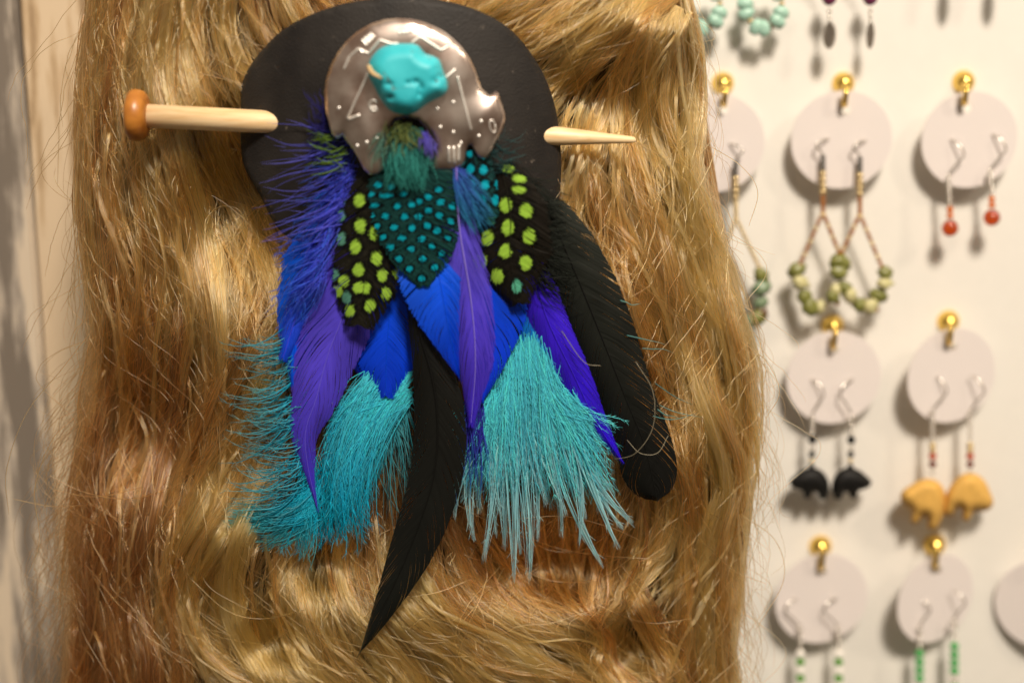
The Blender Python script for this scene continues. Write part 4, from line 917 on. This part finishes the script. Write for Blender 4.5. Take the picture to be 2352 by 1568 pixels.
card(2187, 864, 100, 112, 2184, 793, 'round white card carrying yellow bear earrings')
card(1888, 1376, 106, 110, 1886, 1308, 'round white card carrying white and green bead earrings')
card(2150, 1376, 86, 108, 2150, 1304, 'narrow looking turned white card carrying green bead earrings')
card(2400, 1390, 86, 108, 2405, 1312, 'white card cut off at the edge of the picture, low down', yaw=-1)

# top row: aqua stone hoops and pewter drops, their cards above the picture
def hoop(cx, cy, rx, ry, label, skip=()):
    o = earring((cx, cy - ry), label)
    n_ = 15
    for i in range(n_):
        a_ = 2 * math.pi * i / n_ + .2
        big = i % 3 != 0
        bd(o, cx + rx * math.sin(a_), cy - ry * math.cos(a_), 14 if big else 6, 'aqua' if big else ('brass_wire' if i % 2 else 'brown_bead'), (1.1, .8, 1.35) if big else (1, 1, 1), a_, .16 if big else 0, i % 3, dy=.001)
    t_ = np.linspace(0, 2 * math.pi, 40); p_ = P(cx + rx * np.sin(t_), cy - ry * np.cos(t_), YE + .001)
    v, f = tubes(p_[None], np.full((1, 40), 2 * px_size(YE)), 6); mesh('hoop_wire', v, f, M['brass_wire'], o)
    return o
hoop(1754, 14, 42, 52, 'aqua stone bead hoop hanging clear of the hair, top row')
hoop(1612, 14, 42, 52, 'aqua stone bead hoop half behind the hair, top row')
for x, l in ((1905, 'plum bead and pewter leaf drop, top row, nearer the hair'), (1999, 'plum bead and pewter leaf drop, top row, farther from the hair')):
    o = earring((x, -60), l)
    ear_wire(o, (x - 10, -150), (x, -50), -1)
    bd(o, x, -30, 9, 'crystal'); bd(o, x, -6, 18, 'purple', (1, .9, 1.1)); bd(o, x, 25, 6, 'crystal'); chain(o, (x, 32), (x, 52), 3, 4, 'wire', 'link')
    bd(o, x, 82, 16, 'pewter', (.95 if x < 1950 else .62, .35, 1.9), name='leaf_drop')
    p_ = P([x, x], [40, 60], [YE, YE]); tube('link_wire', p_, 2 * px_size(YE), M['gun'], o, 4, 6)
# loops with amber seed beads and olive chips
def loop(top, apex, left, right, bottom, label, seedm, chips, wsgn, seed0):
    o = earring(top, label)
    ear_wire(o, (apex[0] + (14 if wsgn < 0 else -14), apex[1] - 170), (apex[0], apex[1] - 130), wsgn, 'wire')
    chain(o, (apex[0], apex[1] - 132), (apex[0], apex[1] - 96), 3, 7, 'gun'); chain(o, (apex[0], apex[1] - 96), (apex[0], apex[1] - 40), 4, 8, 'brass_wire'); chain(o, (apex[0], apex[1] - 40), apex, 5, 6, seedm)
    for e_ in (left, right):
        for q_ in range(13): bd(o, apex[0] + (e_[0] - apex[0]) * (q_ + .5) / 13, apex[1] + (e_[1] - apex[1]) * (q_ + .5) / 13, 5.6, seedm if q_ % 3 else 'brass_wire')
    path = smooth([left, ((left[0] + bottom[0]) / 2 - 8, (left[1] + bottom[1]) / 2 + 22), bottom, ((right[0] + bottom[0]) / 2 + 8, (right[1] + bottom[1]) / 2 + 22), right], 9)
    for i, (x, y) in enumerate(path):
        bd(o, x + rng.normal(0, 3), y + rng.normal(0, 3), rng.uniform(13, 19), chips[i % len(chips)], (1.15, .8, .9), rng.uniform(0, 3), .28, (seed0 + i) % 4, dy=-.001 * (i % 2), name='stone_chip')
        if i in (2, 5): bd(o, x + 14, y + 8, 6, 'amber_seed')
    sp_ = np.array([apex, left, *path[1:-1:2], right, apex]); tt = P(sp_[:, 0], sp_[:, 1], YE + .0006)
    v, f = tubes(smooth(tt[:, [0, 2, 1]], 60)[:, [0, 2, 1]][None], np.full((1, 60), 1.4 * px_size(YE)), 5); mesh('loop_thread', v, f, M['brass_wire'], o)
    return o
loop((1885, 380), (1890, 488), (1832, 620), (1935, 600), (1880, 712), 'amber bead triangle loop with olive stone chips, nearer the hair', 'amber_seed', ['olive', 'olive_pale', 'olive', 'olive', 'olive_pale'], -1, 0)
loop((1975, 390), (1975, 492), (1925, 600), (2030, 625), (1985, 705), 'amber bead triangle loop with olive stone chips, farther from the hair', 'amber_seed', ['olive', 'olive_pale', 'olive', 'olive_pale'], -1, 2)
o = loop((1705, 400), (1690, 500), (1640, 640), (1750, 628), (1720, 740), 'dull bead triangle loop with sage green chips, half behind the hair', 'brass_wire', ['sage', 'sage', 'olive'], 1, 1)
bd(o, 1748, 722, 16, 'brown_bead', (1, .9, 1.3), name='drop_bead')
# carnelian drops
for (x, yt, yb_), l, s_ in (((2182, 320, 524), 'round carnelian drop on a silver chain, lower one of its pair', 1), ((2278, 308, 500), 'round carnelian drop on a silver chain, higher one of its pair', 1)):
    o = earring((x, yt), l)
    ear_wire(o, (x + 2, yt), (x - 4, yt + 80), 1)
    chain(o, (x - 4, yt + 80), (x, yb_ - 50), 6, 6, 'wire', 'link'); bd(o, x, yb_ - 42, 8, 'orange_glass'); bd(o, x, yb_ - 28, 9, 'orange_glass', (1, 1, .7)); bd(o, x, yb_, 19.5, 'carnelian')
# bears
def bear_charm(o, cx, cy, w, sgn, mat, rot=0.0, th=.0035):
    prof_ = [(-1.0, .05), (-.92, -.14), (-.7, -.36), (-.45, -.58), (-.1, -.72), (.3, -.72), (.66, -.52), (.9, -.15), (.97, .2), (.92, .5), (.84, .74), (.52, .76), (.42, .5), (.26, .44), (.12, .5), (.06, .74), (-.2, .76), (-.32, .44), (-.6, .36), (-.88, .25)]
    ca, sa = math.cos(rot), math.sin(rot)
    ys_ = 1.3 if mat == 'yellow_stone' else 1.0
    q = np.array([(cx + sgn * (x * ca - y * sa * ys_) * w, cy + (x * sa + y * ca * ys_) * w) for x, y in prof_])
    if sgn < 0: q = q[::-1]
    q = smooth(np.vstack([q, q[:1]]), 60)[:-1]
    ob = plate('bear_charm', q, 7, lambda x, y, ed: YE - .0006 - th * (1 - (1 - np.clip(ed / 22, 0, 1)) ** 2) + .0, .004, M[mat], o)
    return ob
for x, xb_, sg, l in ((1866, 1860, 1, 'black bear earring nearer the hair'), (1955, 1956, -1, 'black bear earring farther from the hair')):
    o = earring((x, 870), l)
    ear_wire(o, (x - 4 if sg > 0 else x + 4, 870), (x, 950), sg)
    chain(o, (x, 955), (x, 1000), 4, 6, 'wire', 'link'); bd(o, x, 1010, 10, 'black_stone'); bd(o, x, 1028, 7, 'crystal'); bd(o, x - 1, 1043, 8, 'black_stone'); bd(o, x - 2, 1058, 6, 'brass_wire'); bd(o, x - 2, 1073, 8, 'black_stone')
    bear_charm(o, xb_ + (0 if sg > 0 else -1), 1108, 47, sg, 'black_stone', .05)
for x, xb_, yb_, sg, rt, l in ((2142, 2122, 1150, 1, .35, 'yellow stone bear earring tilted nose up, nearer the black bears'), (2228, 2228, 1140, -1, -.28, 'yellow stone bear earring farther from the black bears')):
    o = earring((x, 860), l)
    ear_wire(o, (x + 2, 862), (x - 2, 945), 1)
    chain(o, (x, 940), (x, 1010), 5, 6.5, 'crystal'); bd(o, x, 1022, 8, 'brass_wire'); bd(o, x, 1034, 8, 'brass_wire'); bd(o, x, 1048, 9.5, 'coral', (1, 1, .9)); bd(o, x, 1066, 9, 'maroon', (1, 1, .9)); bd(o, x, 1084, 6, 'crystal')
    bear_charm(o, xb_, yb_, 56, sg, 'yellow_stone', rt, .005)
# seed bead strings, lowest row
for x, y, kind, l in ((1838, 1372, 0, 'white and green bead string nearer the hair'), (1926, 1372, 0, 'white and green bead string farther from the hair'), (2112, 1372, 1, 'green bead string on the turned card, lower one'), (2192, 1355, 1, 'green bead string on the turned card, higher one')):
    o = earring((x, y), l)
    ear_wire(o, (x - 4 if not kind else x - 6, y), (x, y + 66), -1 if not kind else 1)
    bd(o, x, y + 72, 8, 'crystal'); chain(o, (x, y + 80), (x, y + 118), 4, 5, 'wire', 'link')
    for i in range(8):
        m_ = ('white_bead' if i % 2 == 0 else 'green_bead') if not kind else ('jade_bead' if i != 4 else 'crystal')
        bd(o, x, y + 128 + i * 19, 11, m_, (1, 1, .8), seed=0)
# a pair of long drops just above the picture whose shadows fall on the board
for x, l in ((2200, 'pewter drop above the picture edge, its shadow on the board, nearer the hair'), (2305, 'pewter drop above the picture edge, its shadow on the board, farther from the hair')):
    o = earring((x, -90), l); bd(o, x, -55, 16, 'pewter', (.9, .4, 2.6), name='leaf_drop'); bd(o, x, -105, 7, 'crystal'); chain(o, (x, -150), (x, -110), 4, 5, 'wire', 'link')
